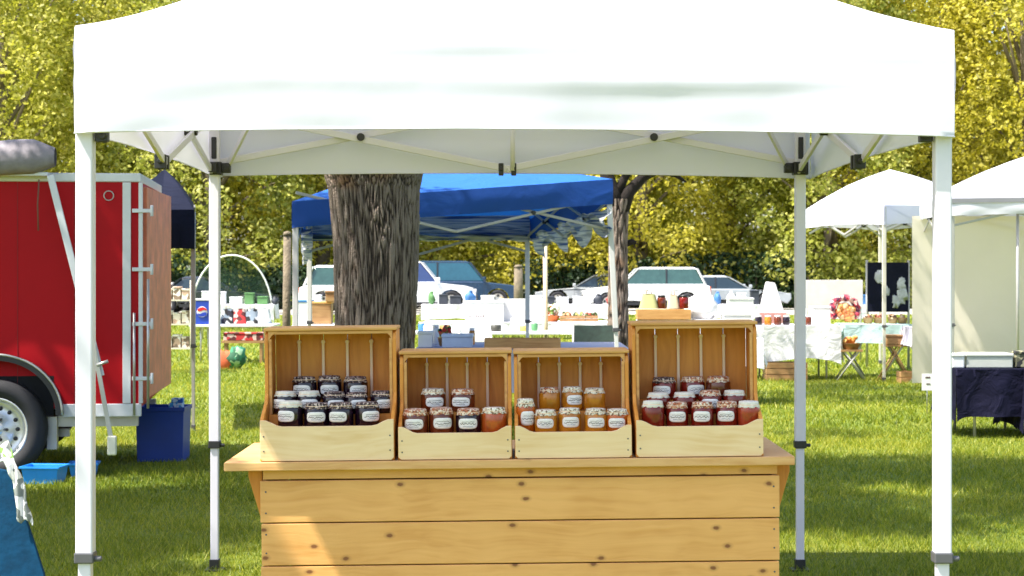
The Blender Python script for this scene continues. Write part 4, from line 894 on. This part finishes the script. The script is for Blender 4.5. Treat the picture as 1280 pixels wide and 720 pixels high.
def pots(label, px, D, z, n, w, m1, m2, h=.12, group=None, cat='goods', name='produce_basket', seed=1):
    """a low basket heaped with rounded goods"""
    t = thing(name, label, cat, (wx(px, D), D, z), group=group); rn = random.Random(seed)
    b = MB(); b.lathe([(w * .36, 0), (w * .48, .08), (w * .5, .085), (w * .47, .085), (w * .35, .01)], seg=20); b.build('basket', m1, t)
    b = MB()
    for i in range(n): a = rn.uniform(0, 2 * PI); r = w * .38 * math.sqrt(rn.random()); b.ball((r * math.cos(a), r * math.sin(a), .07 + rn.random() * h), w * .13 * rn.uniform(.8, 1.2), 8, .2, sd=i)
    b.build('contents', m2, t); return t
def jarlet(label, px, D, z, m, h=.12, r=.04, group=None, lid=None):
    t = thing('jar', label, 'jar', (wx(px, D), D, z), group=group); b = MB(); b.lathe([(r * .9, 0), (r, .01), (r, h * .75), (r * .8, h * .84), (0, h * .85)], seg=14); b.build('glass', m, t)
    b = MB(); b.lathe([(r * .85, h * .84), (r * .85, h), (0, h)], seg=14); b.build('lid', lid or WHITEP, t)

# lilac-topped table under the blue canopy, directly behind the counter
ftable('long table standing under the blue canopy', wx(520, 18), wx(786, 18), 17.7, 19.6, .74)
cloth('pale lilac cloth over the table beneath the blue canopy', wx(520, 18), wx(786, 18), 17.7, 19.6, .742, .4, CLOTHP, 2)
slatbox('shallow golden wooden tray on the lilac cloth behind the low crates', 653, 18.1, .74, .10, .35, .748, CRATEH, 1)
boxthing('storage_box', 'clear pale blue box on the lilac cloth left of the wooden tray', 'box', 572, 18.3, .30, .10, .3, .748, mat('pale_blue_plastic', (.6, .7, .85), .3, .1))
boxthing('storage_box', 'white box on the lilac cloth next to the thick trunk', 'box', 532, 18.3, .14, .13, .2, .748, WHITEP)
pots('basket of red and green produce on the lilac cloth', 557, 18.6, .748, 18, .17, OLDWOOD, speckle('red_green_produce', [(.5, .04, .02), (.1, .25, .03), (.6, .25, .08), (.02, .02, .02)], 25), seed=3)
# white tables further back
ftable('white table carrying white cartons beyond the blue canopy', wx(530, 27), wx(762, 27), 26.5, 27.6, .74)
cloth('white cloth on the table beyond the blue canopy', wx(530, 27), wx(762, 27), 26.5, 27.6, .742, .16, CLOTHW, 7)
boxthing('carton', 'white carton on the far table right of the thick trunk', 'box', 606, 27, .55, .27, .35, .75, WHITEP)
# propped white panel folded like a tent
t = thing('display_board', 'folded white display board with a slanting brace on the far table', 'display board', (wx(652, 27), 27, .75))
b = MB(); b.b2(-.33, .33, .1, .115, 0, .33); b.build('panel', WHITEP, t, bevel=.003)
b = MB(); b.prism([(-.32, .31), (.30, .0), (-.32, 0)], lambda a, z, tt: (a, .0 + .01 * tt, z)); b.build('brace', mat('pale_grey_board', (.6, .6, .6), .6), t)
pots('orange basket of flowers on the far white table', 689, 27, .75, 20, .26, mat('orange_basket', (.55, .14, .03), .7, .3), speckle('mixed_flowers', [(.7, .65, .55), (.6, .2, .05), (.8, .78, .7), (.12, .2, .04)], 18), .18, seed=4)
for i, (px, k, lab) in enumerate(((708, 'red', 'punnet of red fruit beside the orange basket'), (724, 'green', 'punnet of mixed green produce in the middle of far table'), (739, 'red', 'punnet of dark red fruit at the right end of the far table'))):
    slatbox(lab, px, 27, .19, .09, .2, .75, OLDWOOD, 2, 'punnets on the far white table', 'punnet')
    b = MB(); rn = random.Random(i)
    for q in range(14): b.ball((rn.uniform(-.07, .07), rn.uniform(-.07, .07), rn.uniform(0, .05)), .028, 8, .15, sd=q)
    o = b.build('fruit', speckle('fruit_%s' % k, [(.45, .05, .02), (.05, .08, .02), (.6, .4, .2), (.02, .02, .02)] if k == 'red' else [(.1, .2, .03), (.4, .35, .1), (.03, .05, .02), (.5, .4, .3)], 20))
    o.location = (wx(px, 27), 27, .80 + .02); tag(o, ['heap of red fruit beside the orange basket', 'heap of mixed green produce on the far white table', 'heap of dark red fruit at the right end of far table'][i], 'fruit')
ftable('long low white table with a bare top in front of the far one', wx(515, 24), wx(700, 24), 24.0, 24.7, .70)
for i, (px, m_, lab) in enumerate(((536, WHITEP, 'white tub on the low white table beside the thick trunk'), (556, mat('amber_pot', (.4, .2, .05), .4), 'amber pot on the low white table'), (575, WHITEP, 'white tub in the middle of the low white table'), (597, mat('green_pot', (.15, .25, .06), .5), 'green pot on the low white table'), (620, mat('dark_pot', (.05, .05, .04), .5), 'dark pot at the right of the low white table'))):
    jarlet(lab, px, 24.2, .70, m_, .10, .07, 'pots on the low white table')
# dark bags by the thin trunk
for (px, w, lab) in ((745, 46, 'black folding chair seat slung beside the thin trunk'),):
    t = thing('camp_chair', 'black fabric camp chair beneath the blue canopy beside the thin trunk', 'chair', (wx(px, 21), 21, 0))
    b = MB(); b.grid(lambda u, v: (-.24 + .48 * u, -.2 + .4 * v, .45 - .05 * math.sin(PI * u)), 10, 8); b.build('seat', BLACKC, t)
    b = MB(); b.grid(lambda u, v: (-.24 + .48 * u, .2 + .08 * v + .03 * math.sin(PI * u), .45 + .42 * v), 10, 8); b.build('backrest', mat('dark_green_canvas', (.02, .04, .03), .8, .5, 12), t)
    for (p, q) in (((-.26, -.22, 0), (.24, .22, .46)), ((.26, -.22, 0), (-.24, .22, .46)), ((-.26, .22, 0), (-.25, .2, .88)), ((.26, .22, 0), (.25, .2, .88))): b = MB(); b.tube([p, q], .012, 8); b.build('leg', GREYTUBE, t)
tp = MB(); tp.tube([W(684, 400, 24.5) * 1, W(681, 285, 24.5)], .026, 8); 
t = thing('wooden_pole', 'thin pale wooden pole standing right of the blue canopy rear leg', 'pole', (wx(683, 24.9), 24.9, 0)); b = MB(); b.tube([(0, 0, 0), (-.02, 0, wz(288, 24.9))], .03, 8); b.build('shaft', PALEBEECH, t); b = MB(); b.b2(-.12, .12, -.12, .12, 0, .03); b.build('base', STEEL, t)
t = thing('wooden_post', 'short brown wooden post at the rear of the dark car', 'post', (wx(648, 60), 60, 0)); b = MB(); b.tube([(0, 0, 0), (0, 0, 1.55)], [.16, .14], 10); b.build('shaft', BARKL, t); b = MB(); b.lathe([(.16, 1.55), (.1, 1.63), (0, 1.64)], seg=10); b.build('cap', BARKL, t)
# goods table right of the thin trunk, behind crate four
ftable('table with bags and cartons behind the right tall crate', wx(797, 21), wx(948, 21), 20.6, 21.5, .74)
cloth('white cloth on the table behind the right tall crate', wx(797, 21), wx(948, 21), 20.6, 21.5, .742, .3, CLOTHW, 4)
slatbox('long golden wooden box on the table just above the right crate', 829, 20.8, .60, .12, .25, .95, CRATEH, 1)
boxthing('storage_box', 'white base box under the long golden wooden box', 'box', 829, 20.9, .58, .17, .3, .748, WHITEP)
def bag(label, px, D, z, w, h, m, group=None):
    t = thing('paper_bag', label, 'bag', (wx(px, D), D, z), (0, 0, random.uniform(-.2, .2)), group=group); b = MB()
    def f(u, v): a = 2 * PI * u; k = 1 - .35 * v; return (w / 2 * k * (abs(math.cos(a)) ** .6) * (1 if math.cos(a) > 0 else -1), w / 3.2 * k * (abs(math.sin(a)) ** .6) * (1 if math.sin(a) > 0 else -1), h * v + .008 * math.sin(a * 5) * v)
    b.grid(f, 28, 6); b.build('body', m, t); b = MB(); b.tube([(-w * .15, 0, h), (-w * .1, 0, h + .05), (w * .1, 0, h + .05), (w * .15, 0, h)], .006, 6); b.build('handle', PALEBEECH, t)
bag('yellow green cloth bag at the left end behind the right crate', 811, 20.8, 1.075, .22, .16, mat('yellow_green_cloth', (.50, .50, .22), .8))
bag('cream bag with a dark mark in the row behind the right crate', 841, 20.8, 1.075, .15, .15, mat('cream_paper', (.75, .66, .45), .8))
jarlet('dark brown jar between the yellow green and cream bags', 827, 20.8, 1.075, JAMS['brown'], .15, .05, None, BLACKP)
jarlet('dark red speckled jar right of the cream bag', 855, 20.8, 1.075, JAMS['red'], .15, .055, None, BLACKP)
boxthing('carton', 'white carton beside the long golden wooden box', 'box', 885, 20.9, .30, .17, .3, .75, WHITEP)
boxthing('carton', 'broad white carton beneath the leaning white sack', 'box', 920, 21.0, .32, .24, .3, .75, mat('warm_white_card', (.78, .76, .74), .6))
t = thing('white_sack', 'puffy white sack rising above the cartons right of the white hatchback', 'sack', (wx(876, 21.0), 21.0, .95)); b = MB(); b.ball((0, 0, .12), .16, 18, .35, (1.2, .8, 1.0), 3); b.build('body', fabric('white_sack_cloth', (.8, .78, .78), .1), t); b = MB(); b.ball((.03, 0, .25), .05, 10, .5, (1, 1, .8), 5); b.build('knot', MC['white_sack_cloth'], t)
# long white-clothed tables under the right canopy
ftable('long table at the left of the right hand canopy', wx(938, 25.5), wx(1046, 25.5), 25.2, 26.0, .74)
cloth('plain white cloth hanging low, left of the small white canopy pole', wx(938, 25.5), wx(1046, 25.5), 25.2, 26.0, .742, .46, CLOTHW, 1, .03)
ftable('table with crossed legs behind the canopy pole', wx(1050, 26), wx(1135, 26), 25.7, 26.4, .74, legx=True)
cloth('pale teal cloth on the crossed leg table', wx(1050, 26), wx(1135, 26), 25.7, 26.4, .742, .26, CLOTHT, 2, .03)
ftable('table with crossed legs at the right of the white canopy', wx(1138, 24.5), wx(1232, 24.5), 24.3, 25.0, .74, legx=True)
cloth('pale lilac white cloth on the table left of the cream tent wall', wx(1138, 24.5), wx(1232, 24.5), 24.3, 25.0, .742, .24, CLOTHP, 5, .05)
slatbox('brown slatted crate on the grass under the plain white cloth', 981, 25.3, .56, .25, .4, .0, OLDWOOD, 3)
slatbox('small low crate under the table beside the crossed legs', 1143, 24.6, .42, .16, .3, 0, OLDWOOD, 2)
pots('basket of orange gourds on the grass side of the teal cloth', 1063, 25.3, .42, 16, .28, OLDWOOD, speckle('orange_gourd', [(.6, .22, .04), (.7, .4, .12), (.3, .08, .02)], 12), .1, seed=9)
b = MB(); b.b2(-.14, .14, -.14, .14, 0, .418); 
t = thing('stool', 'small grey stool holding the basket of orange gourds', 'stool', (wx(1063, 25.3), 25.3, 0)); b = MB(); b.b2(-.15, .15, -.12, .12, .39, .418); b.build('seat', OLDWOOD, t)
for sx in (-1, 1):
    for sy in (-1, 1): b = MB(); b.tube([(sx * .2, sy * .1, 0), (-sx * .1, sy * .1, .39)], .01, 8); b.build('leg', GREYTUBE, t)
# wreath like orange display
t = thing('flower_wreath', 'round orange and pink flower wreath standing on the teal cloth', 'wreath', (wx(1056, 26), 26, .75)); rn = random.Random(2)
b = MB(); [b.ball((.18 * math.cos(a), rn.uniform(-.03, .03), .19 + .17 * math.sin(a)), .045 * rn.uniform(.8, 1.2), 8, .4, sd=i) for i, a in enumerate(np.linspace(-.5, PI + .5, 26))]; b.build('petals', speckle('crimson_flower', [(.45, .03, .06), (.6, .12, .15), (.1, .02, .05), (.7, .4, .35)], 22), t)
b = MB(); [b.ball((rn.uniform(-.12, .12), 0, .06 + rn.random() * .2), .05, 8, .4, sd=i + 40) for i in range(22)]; b.build('centre', speckle('orange_flower', [(.8, .32, .1), (.85, .5, .25), (.7, .2, .08)], 20), t)
# small goods on the tables
rn = random.Random(8)
smalls = [(948, 'dark jar at the left end of the plain white cloth', 'black'), (960, 'amber jar second from left on the plain white cloth', 'amber'), (972, 'brown jar third from left on the plain white cloth', 'brown'), (983, 'dark jar beside the rear canopy pole', 'black'), (1010, 'brown jar just right of the rear canopy pole', 'brown')]
for px, lab, k in smalls: jarlet(lab, px, 25.4, .75, JAMS[k], .13, .05, 'jars on the white cloth')
for px, lab in ((1085, 'basket of brown goods right of the flower wreath'), (1098, 'basket of brown goods left of the pale canopy pole'), (1116, 'basket of pinkish goods right of the pale canopy pole'), (1128, 'basket of dark goods below the black banner')):
    pots(lab, px, 26.0, .75, 10, .15, OLDWOOD, speckle('brown_goods', [(.25, .12, .05), (.6, .45, .3), (.08, .04, .03), (.5, .2, .15)], 20), .05, 'baskets on the tables under the small canopy', seed=px)
for px, D, w_, h_, m_, lab in ((1052, 26.1, 0, 0, None, ''),): pass
boxthing('carton', 'small brown box on the lilac cloth beside the front canopy leg', 'box', 1195, 24.6, .17, .09, .1, .75, OLDWOOD)
boxthing('carton', 'white box standing on the lilac cloth left of the canopy leg', 'box', 1161, 24.6, .10, .13, .1, .75, WHITEP)
boxthing('hanging_drawer', 'dark brown box hung under the lilac cloth near the pale pole', 'box', 1118, 25.0, .26, .10, .2, .50, OLDWOOD)
t = thing('stool', 'low wooden stool under the dark brown box', 'stool', (wx(1118, 25), 25.0, 0)); b = MB(); b.b2(-.15, .15, -.1, .1, .47, .498); b.build('seat', OLDWOOD, t)
for sx in (-1, 1):
    for sy in (-1, 1): b = MB(); b.tube([(sx * .22, sy * .08, 0), (-sx * .05, sy * .08, .47)], .011, 8); b.build('leg', OLDWOOD, t)
# black banner with pale figures
t = thing('banner', 'tall black banner with pale blotchy figures behind the white canopy pole', 'banner', (wx(1110, 28), 28, 0)); hw_ = 26 / F * 28
b = MB(); b.b2(-hw_, hw_, 0, .03, wz(390, 28), wz(328, 28)); b.build('cloth', BLACKC, t, bevel=.01)
rn = random.Random(3); FG = mat('pale_grey_print', (.55, .57, .6), .7, .3, 20)
for (cx_, cz_, s_) in ((-.12, 1.40, .09), (.20, 1.28, .08), (.22, 1.12, .10), (.12, 1.02, .08), (-.02, 1.18, .06)):
    b = MB(); b.ball((cx_, -.004, cz_), s_, 16, .8, (.8, .05, 1.1), sd=cx_ * 30); b.build('figure', FG, t)
for sx in (-1, 1): b = MB(); b.tube([(sx * hw_, .02, 0), (sx * hw_, .02, wz(325, 28))], .02, 8); b.build('post', GREYTUBE, t)
# white parasol-like bag, white panel behind
t = thing('garment_bag', 'pointed white cloth cover with pink edge left of the rear canopy pole', 'cloth cover', (wx(964, 27), 27, .72))
b = MB(); b.add([(-.22, -.15, 0), (.22, -.15, 0), (.24, .15, 0), (-.2, .15, 0), (-.08, 0, .62), (.06, .02, .60)], [(0, 1, 5, 4), (1, 2, 5), (2, 3, 4, 5), (3, 0, 4), (3, 2, 1, 0)]); b.build('cover', CLOTHW, t, bevel=.01)
b = MB(); b.b2(-.2, .2, -.165, -.152, .0, .16); b.build('pink_edge', mat('pink_print', (.65, .3, .28), .8, .4, 14), t)
t = thing('display_board', 'wide pale pink display board behind the tables right of the rear canopy pole', 'display board', (wx(1040, 30), 30, 0))
b = MB(); b.b2(-.50, .50, 0, .02, wz(385, 30), wz(350, 30)); b.build('panel', mat('pale_pink_board', (.72, .66, .68), .6), t, bevel=.003)
for sx in (-.47, .47): b = MB(); b.tube([(sx, .03, 0), (sx, .03, wz(352, 30))], .015, 8); b.build('leg', GREYTUBE, t)
# black table on the right
t = ftable('folding table beneath the navy black cloth at the right edge', wx(1186, 16.9), wx(1300, 16.9), 16.6, 17.5, .615)
cloth('navy black cloth on the table at the right edge', wx(1186, 16.9), wx(1272, 16.9), 16.6, 17.5, .618, .42, CLOTHK, 3, .03)
cloth('second navy black cloth hanging longer at the right frame edge', wx(1277, 16.7), wx(1330, 16.7), 16.5, 17.5, .622, .52, CLOTHK, 6, .04)
boxthing('storage_box', 'clear white plastic box on the navy black cloth', 'box', 1232, 16.9, .42, .10, .3, .626, mat('milky_plastic', (.72, .74, .66), .3, .08, trans=.2))
boxthing('storage_box', 'small grey white box at the left end of the navy black cloth', 'box', 1196, 16.8, .11, .10, .12, .626, WHITEP)
boxthing('storage_box', 'dark patterned tin at the right end of the navy black cloth', 'box', 1276, 16.8, .12, .12, .12, .63, speckle('dark_tin_print', [(.1, .1, .06), (.35, .33, .2), (.03, .03, .03)], 30))
# small white price card on stake
t = thing('price_card', 'small white card on a stake just left of the right canopy leg', 'sign', (wx(1159, 19), 19, 0)); b = MB(); b.b2(-.055, .055, -.004, .004, wz(488, 19), wz(467, 19)); cd = b.build('card', WHITEP, t)
b = MB(); zc_ = wz(477, 19); b.b2(-.02, .03, -.0065, -.0045, zc_ + .035, zc_ + .05); b.b2(-.01, .03, -.0065, -.0045, zc_ - .03, zc_ - .018); b.build('print', INK, cd)
b = MB(); b.tube([(0, .008, 0), (0, .008, wz(470, 19))], .006, 6); b.build('stake', STEEL, t)

# left background stall
ftable('low table crowded with goods behind the rear left canopy pole', wx(240, 30), wx(345, 30), 29.7, 30.6, .62)
boxthing('drinks_cooler', 'blue drinks cooler with a red and white emblem left of the canopy pole', 'cooler', 252, 29.9, .30, .38, .28, .625, mat('cooler_blue', (.02, .06, .4), .4), WHITEP)
b = MB(); cxl = wx(252, 29.7)
b.lathe([(0, 0), (.085, 0), (.085, .006), (0, .006)], (cxl, 29.752, .625 + .20), 20, Matrix.Rotation(R(90), 3, 'X')); 
co_ = [o for o in bpy.data.objects if o.get('category') == 'cooler'][0]
b.build('emblem', mat('emblem_white', (.8, .8, .8), .9), co_, world=True)
for nm, sg_, mm_ in (('red_emblem', 1, mat('emblem_red', (.6, .02, .02), .9)), ('blue_emblem', -1, mat('emblem_blue', (.02, .05, .4), .9))):
    b = MB(); pts = [(.078 * math.cos(a_), sg_ * (.018 + .060 * math.sin(a_))) for a_ in np.linspace(.1, PI - .1, 14)] + [(x_, sg_ * .018 + .012 * math.sin(x_ * 40)) for x_ in np.linspace(-.07, .07, 8)]
    b.prism(pts, lambda a_, z_, t_: (cxl + a_, 29.7445 - .003 * t_, .825 + z_)); b.build(nm, mm_, co_, world=True)
goods = [(285, 'dark'), (300, 'red'), (315, 'dark'), (330, 'white')]
for i, (px, k) in enumerate(goods):
    mm_ = {'dark': speckle('dark_goods', [(.02, .02, .03), (.2, .25, .3), (.01, .01, .01), (.5, .5, .5)], 14), 'red': speckle('red_goods', [(.5, .03, .03), (.1, .02, .02), (.6, .45, .4)], 14), 'white': speckle('white_goods', [(.8, .8, .8), (.3, .35, .4), (.7, .7, .7)], 12)}[k]
    bag({0: 'dark bag right of the pole under the dome shelter', 1: 'red bag in the middle of the crowded low table', 2: 'dark bag third on the crowded low table', 3: 'white bag at the right end of the crowded low table'}[i], px, 30.1, .625, .26, .24, mm_, 'bags on the crowded low table')
boxthing('carton', 'long red and black box hanging over the front of the crowded table', 'box', 305, 29.4, .62, .10, .2, .38, MC['red_goods'])
t = thing('bench', 'low bench under the long red and black box', 'bench', (wx(305, 29.4), 29.4, 0)); b = MB(); b.b2(-.34, .34, -.12, .12, .34, .378); b.build('seat', OLDWOOD, t)
for sx in (-.28, .28): b = MB(); b.b2(sx - .02, sx + .02, -.1, .1, 0, .34); b.build('leg', OLDWOOD, t)
t = thing('cloth_bag', 'green and orange cloth bag slumped on the sunny grass', 'bag', (wx(286, 28), 28, 0))
b = MB(); b.ball((-.05, 0, .12), .17, 14, .45, (1, .8, .9), 2); b.build('orange_half', mat('orange_red_cloth', (.6, .12, .04), .8, .3, 10), t)
b = MB(); b.ball((.12, -.02, .17), .16, 14, .5, (1, .8, 1.0), 6); b.build('green_half', speckle('green_cloth_print', [(.03, .2, .1), (.3, .5, .3), (.02, .1, .05)], 14), t)
boxthing('storage_box', 'brown chest on the ground stall left of the thick trunk', 'box', 402, 26, .30, .28, .3, .75, OLDWOOD, CRATEH)
boxthing('storage_box', 'white box with blue stripe left of the brown chest', 'box', 382, 26, .20, .30, .3, .75, WHITEP, mat('blue_lid', (.05, .2, .5), .4))
ftable('small table left of the thick trunk', wx(368, 26), wx(425, 26), 25.7, 26.4, .745)
t = thing('wooden_post', 'weathered brown post beside the left leg of the blue canopy', 'post', (wx(357, 21), 21, 0)); b = MB(); b.tube([(0, 0, 0), (.02, 0, 1.9)], .045, 10); b.build('shaft', BARKL, t); b = MB(); b.lathe([(.055, 1.9), (.04, 1.94), (0, 1.95)], (0.02, 0, 0), 10); b.build('cap', BARKL, t)
# pale speckled rack behind the trailer's rear
t = thing('display_rack', 'cream wire rack of small goods between trailer and canopy pole', 'rack', (wx(222, 27), 27, 0))
for zz in (.35, .7, 1.05): b = MB(); b.b2(-.22, .22, -.15, .15, zz, zz + .02); b.build('shelf', mat('cream_enamel', (.7, .64, .5), .5), t)
for sx in (-.22, .22):
    for sy in (-.15, .15): b = MB(); b.tube([(sx, sy, 0), (sx, sy, 1.35)], .013, 8); b.build('post', MC['cream_enamel'], t)
for i, zz in enumerate((.371, .721, 1.071)):
    for j in range(3):
        bx_ = boxthing('carton', f'cream box on the {["lowest", "middle", "top"][i]} shelf of the wire rack, {ORD[j]} from left', 'box', 222 + (j - 1) * 11, 27, .11, .13 + .03 * ((i + j) % 2), .14, zz, speckle('cream_goods', [(.75, .68, .55), (.5, .35, .25), (.8, .76, .68), (.2, .15, .1)], 16), group='boxes on the wire rack')

# more market clutter beyond the blue canopy
MILK = mat('milky_bottle', (.75, .77, .8), .25, .1)
for px, D, z, lab, m_, h, r in ((641, 24.3, .70, 'tall white bottle at the right end of the low white table', MILK, .17, .035), (655, 24.2, .70, 'yellow pot near the right end of the low white table', mat('yellow_pot', (.6, .5, .1), .5), .09, .06),
        (668, 24.4, .70, 'green tin at the very right of the low white table', mat('green_tin', (.1, .3, .12), .4), .12, .045), (527, 24.3, .70, 'blue tin on the low white table against the thick trunk', mat('blue_tin', (.05, .2, .45), .4), .12, .045),
        (545, 18.9, .748, 'tall milky bottle standing on the lilac cloth', MILK, .2, .035), (590, 18.9, .748, 'amber bottle on the lilac cloth behind the pale blue box', JAMS['amber'], .17, .03)):
    jarlet(lab, px, D, z, m_, h, r)
t = thing('folding_chair', 'white plastic folding chair between the low white table and the canopy leg', 'chair', (wx(600, 22.3), 22.3, 0), (0, 0, R(20)))
b = MB(); b.b2(-.21, .21, -.2, .2, .43, .455); b.build('seat', WHITEP, t, bevel=.01)
b = MB(); b.box((0, .22, .74), (.40, .025, .22), Matrix.Rotation(R(-12), 3, 'X')); b.build('backrest', WHITEP, t, bevel=.01)
for sx in (-.2, .2):
    for p, q in (((sx, -.2, 0), (sx, .24, .84)), ((sx * .9, .22, 0), (sx * .9, -.15, .44))): b = MB(); b.tube([p, q], .012, 8); b.build('leg', WHITEP, t)
cart = [o for o in bpy.data.objects if str(o.get('label', '')).startswith('white carton on the far table')][0]
b = MB(); rn = random.Random(6)
for i in range(7): b.b2(-.24 + i * .035, -.24 + i * .035 + rn.uniform(.012, .028), -.1775, -.1755, .07 + rn.uniform(0, .006), .085 + rn.uniform(0, .012))
b.build('print', INK, cart)
boxthing('carton', 'upright white carton left of the pointed white cloth cover', 'box', 925, 25.6, .34, .34, .3, .0 + .75, WHITEP)
ftable('narrow white table left of the plain white cloth', wx(895, 25.6), wx(937, 25.6), 25.3, 26.0, .745)
boxthing('carton', 'white carton stack right of the rear canopy pole on the plain white cloth', 'box', 1025, 25.7, .24, .22, .3, .752, mat('warm_white_card', (.78, .76, .74), .6))
boxthing('carton', 'wooden punnet beside the thin white table left of the thick trunk', 'box', 415, 25.9, .16, .12, .2, 1.06, OLDWOOD)

# a further row of stalls between the lawn tables and the parked cars
far = [(246, 345, 'left background behind the arched shelter pole'), (378, 412, 'left of the thick trunk behind the brown chest'), (528, 640, 'right of the thick trunk below the white vehicle'), (655, 765, 'between blue canopy rear leg and thin trunk'), (884, 948, 'below the silver saloon'), (1006, 1080, 'behind the flower wreath')]
FCOL = [('white', mat('stall_white', (.78, .78, .80), .6, .1)), ('dark', mat('stall_dark', (.03, .035, .05), .6, .4)), ('tan', mat('stall_tan', (.50, .33, .18), .7, .2)), ('red', mat('stall_red', (.45, .05, .04), .6, .3)), ('green', mat('stall_green', (.10, .24, .08), .7, .4)), ('blue', mat('stall_blue', (.05, .17, .40), .6, .3))]
rn = random.Random(31); DD = 40
for (a, b_, lab) in far:
    ftable('distant long table ' + lab, wx(a, DD), wx(b_, DD), DD - .4, DD + .4, .74)
    cloth('pale cloth on the distant table ' + lab, wx(a, DD), wx(b_, DD), DD - .4, DD + .4, .742, .30, CLOTHW, a, .03)
    px = a + 7; i = 0
    while px < b_ - 6:
        nm, mm_ = FCOL[rn.choice([0, 0, 1, 1, 2, 3, 4, 5])]; w_ = rn.uniform(.16, .32); h_ = rn.uniform(.10, .30); wp = w_ / DD * F
        th = ('tall' if h_ > .22 else 'low'); lb_ = f'{th} {nm} piece, number {i + 1} from left, on distant table {lab}'
        if rn.random() < .55: boxthing('carton', ' '.join(lb_.replace('piece', 'carton').split()[:16]), 'box', px + wp / 2, DD - .1, w_, h_, .2, .75, mm_, group='goods on the distant stall tables')
        else:
            t = thing('sack', ' '.join(lb_.replace('piece', 'sack').split()[:16]), 'sack', (wx(px + wp / 2, DD), DD - .1, .75), group='goods on the distant stall tables')
            b = MB(); b.ball((0, 0, h_ * .45), h_ * .55, 12, .5, (w_ / h_ * .8, .7, 1), sd=i + a); b.build('body', mm_, t); b = MB(); b.tube([(0, 0, h_ * .9), (.01, 0, h_ * 1.12)], [.02, .035], 8); b.build('neck', mm_, t)
        px += wp + rn.uniform(1, 6); i += 1
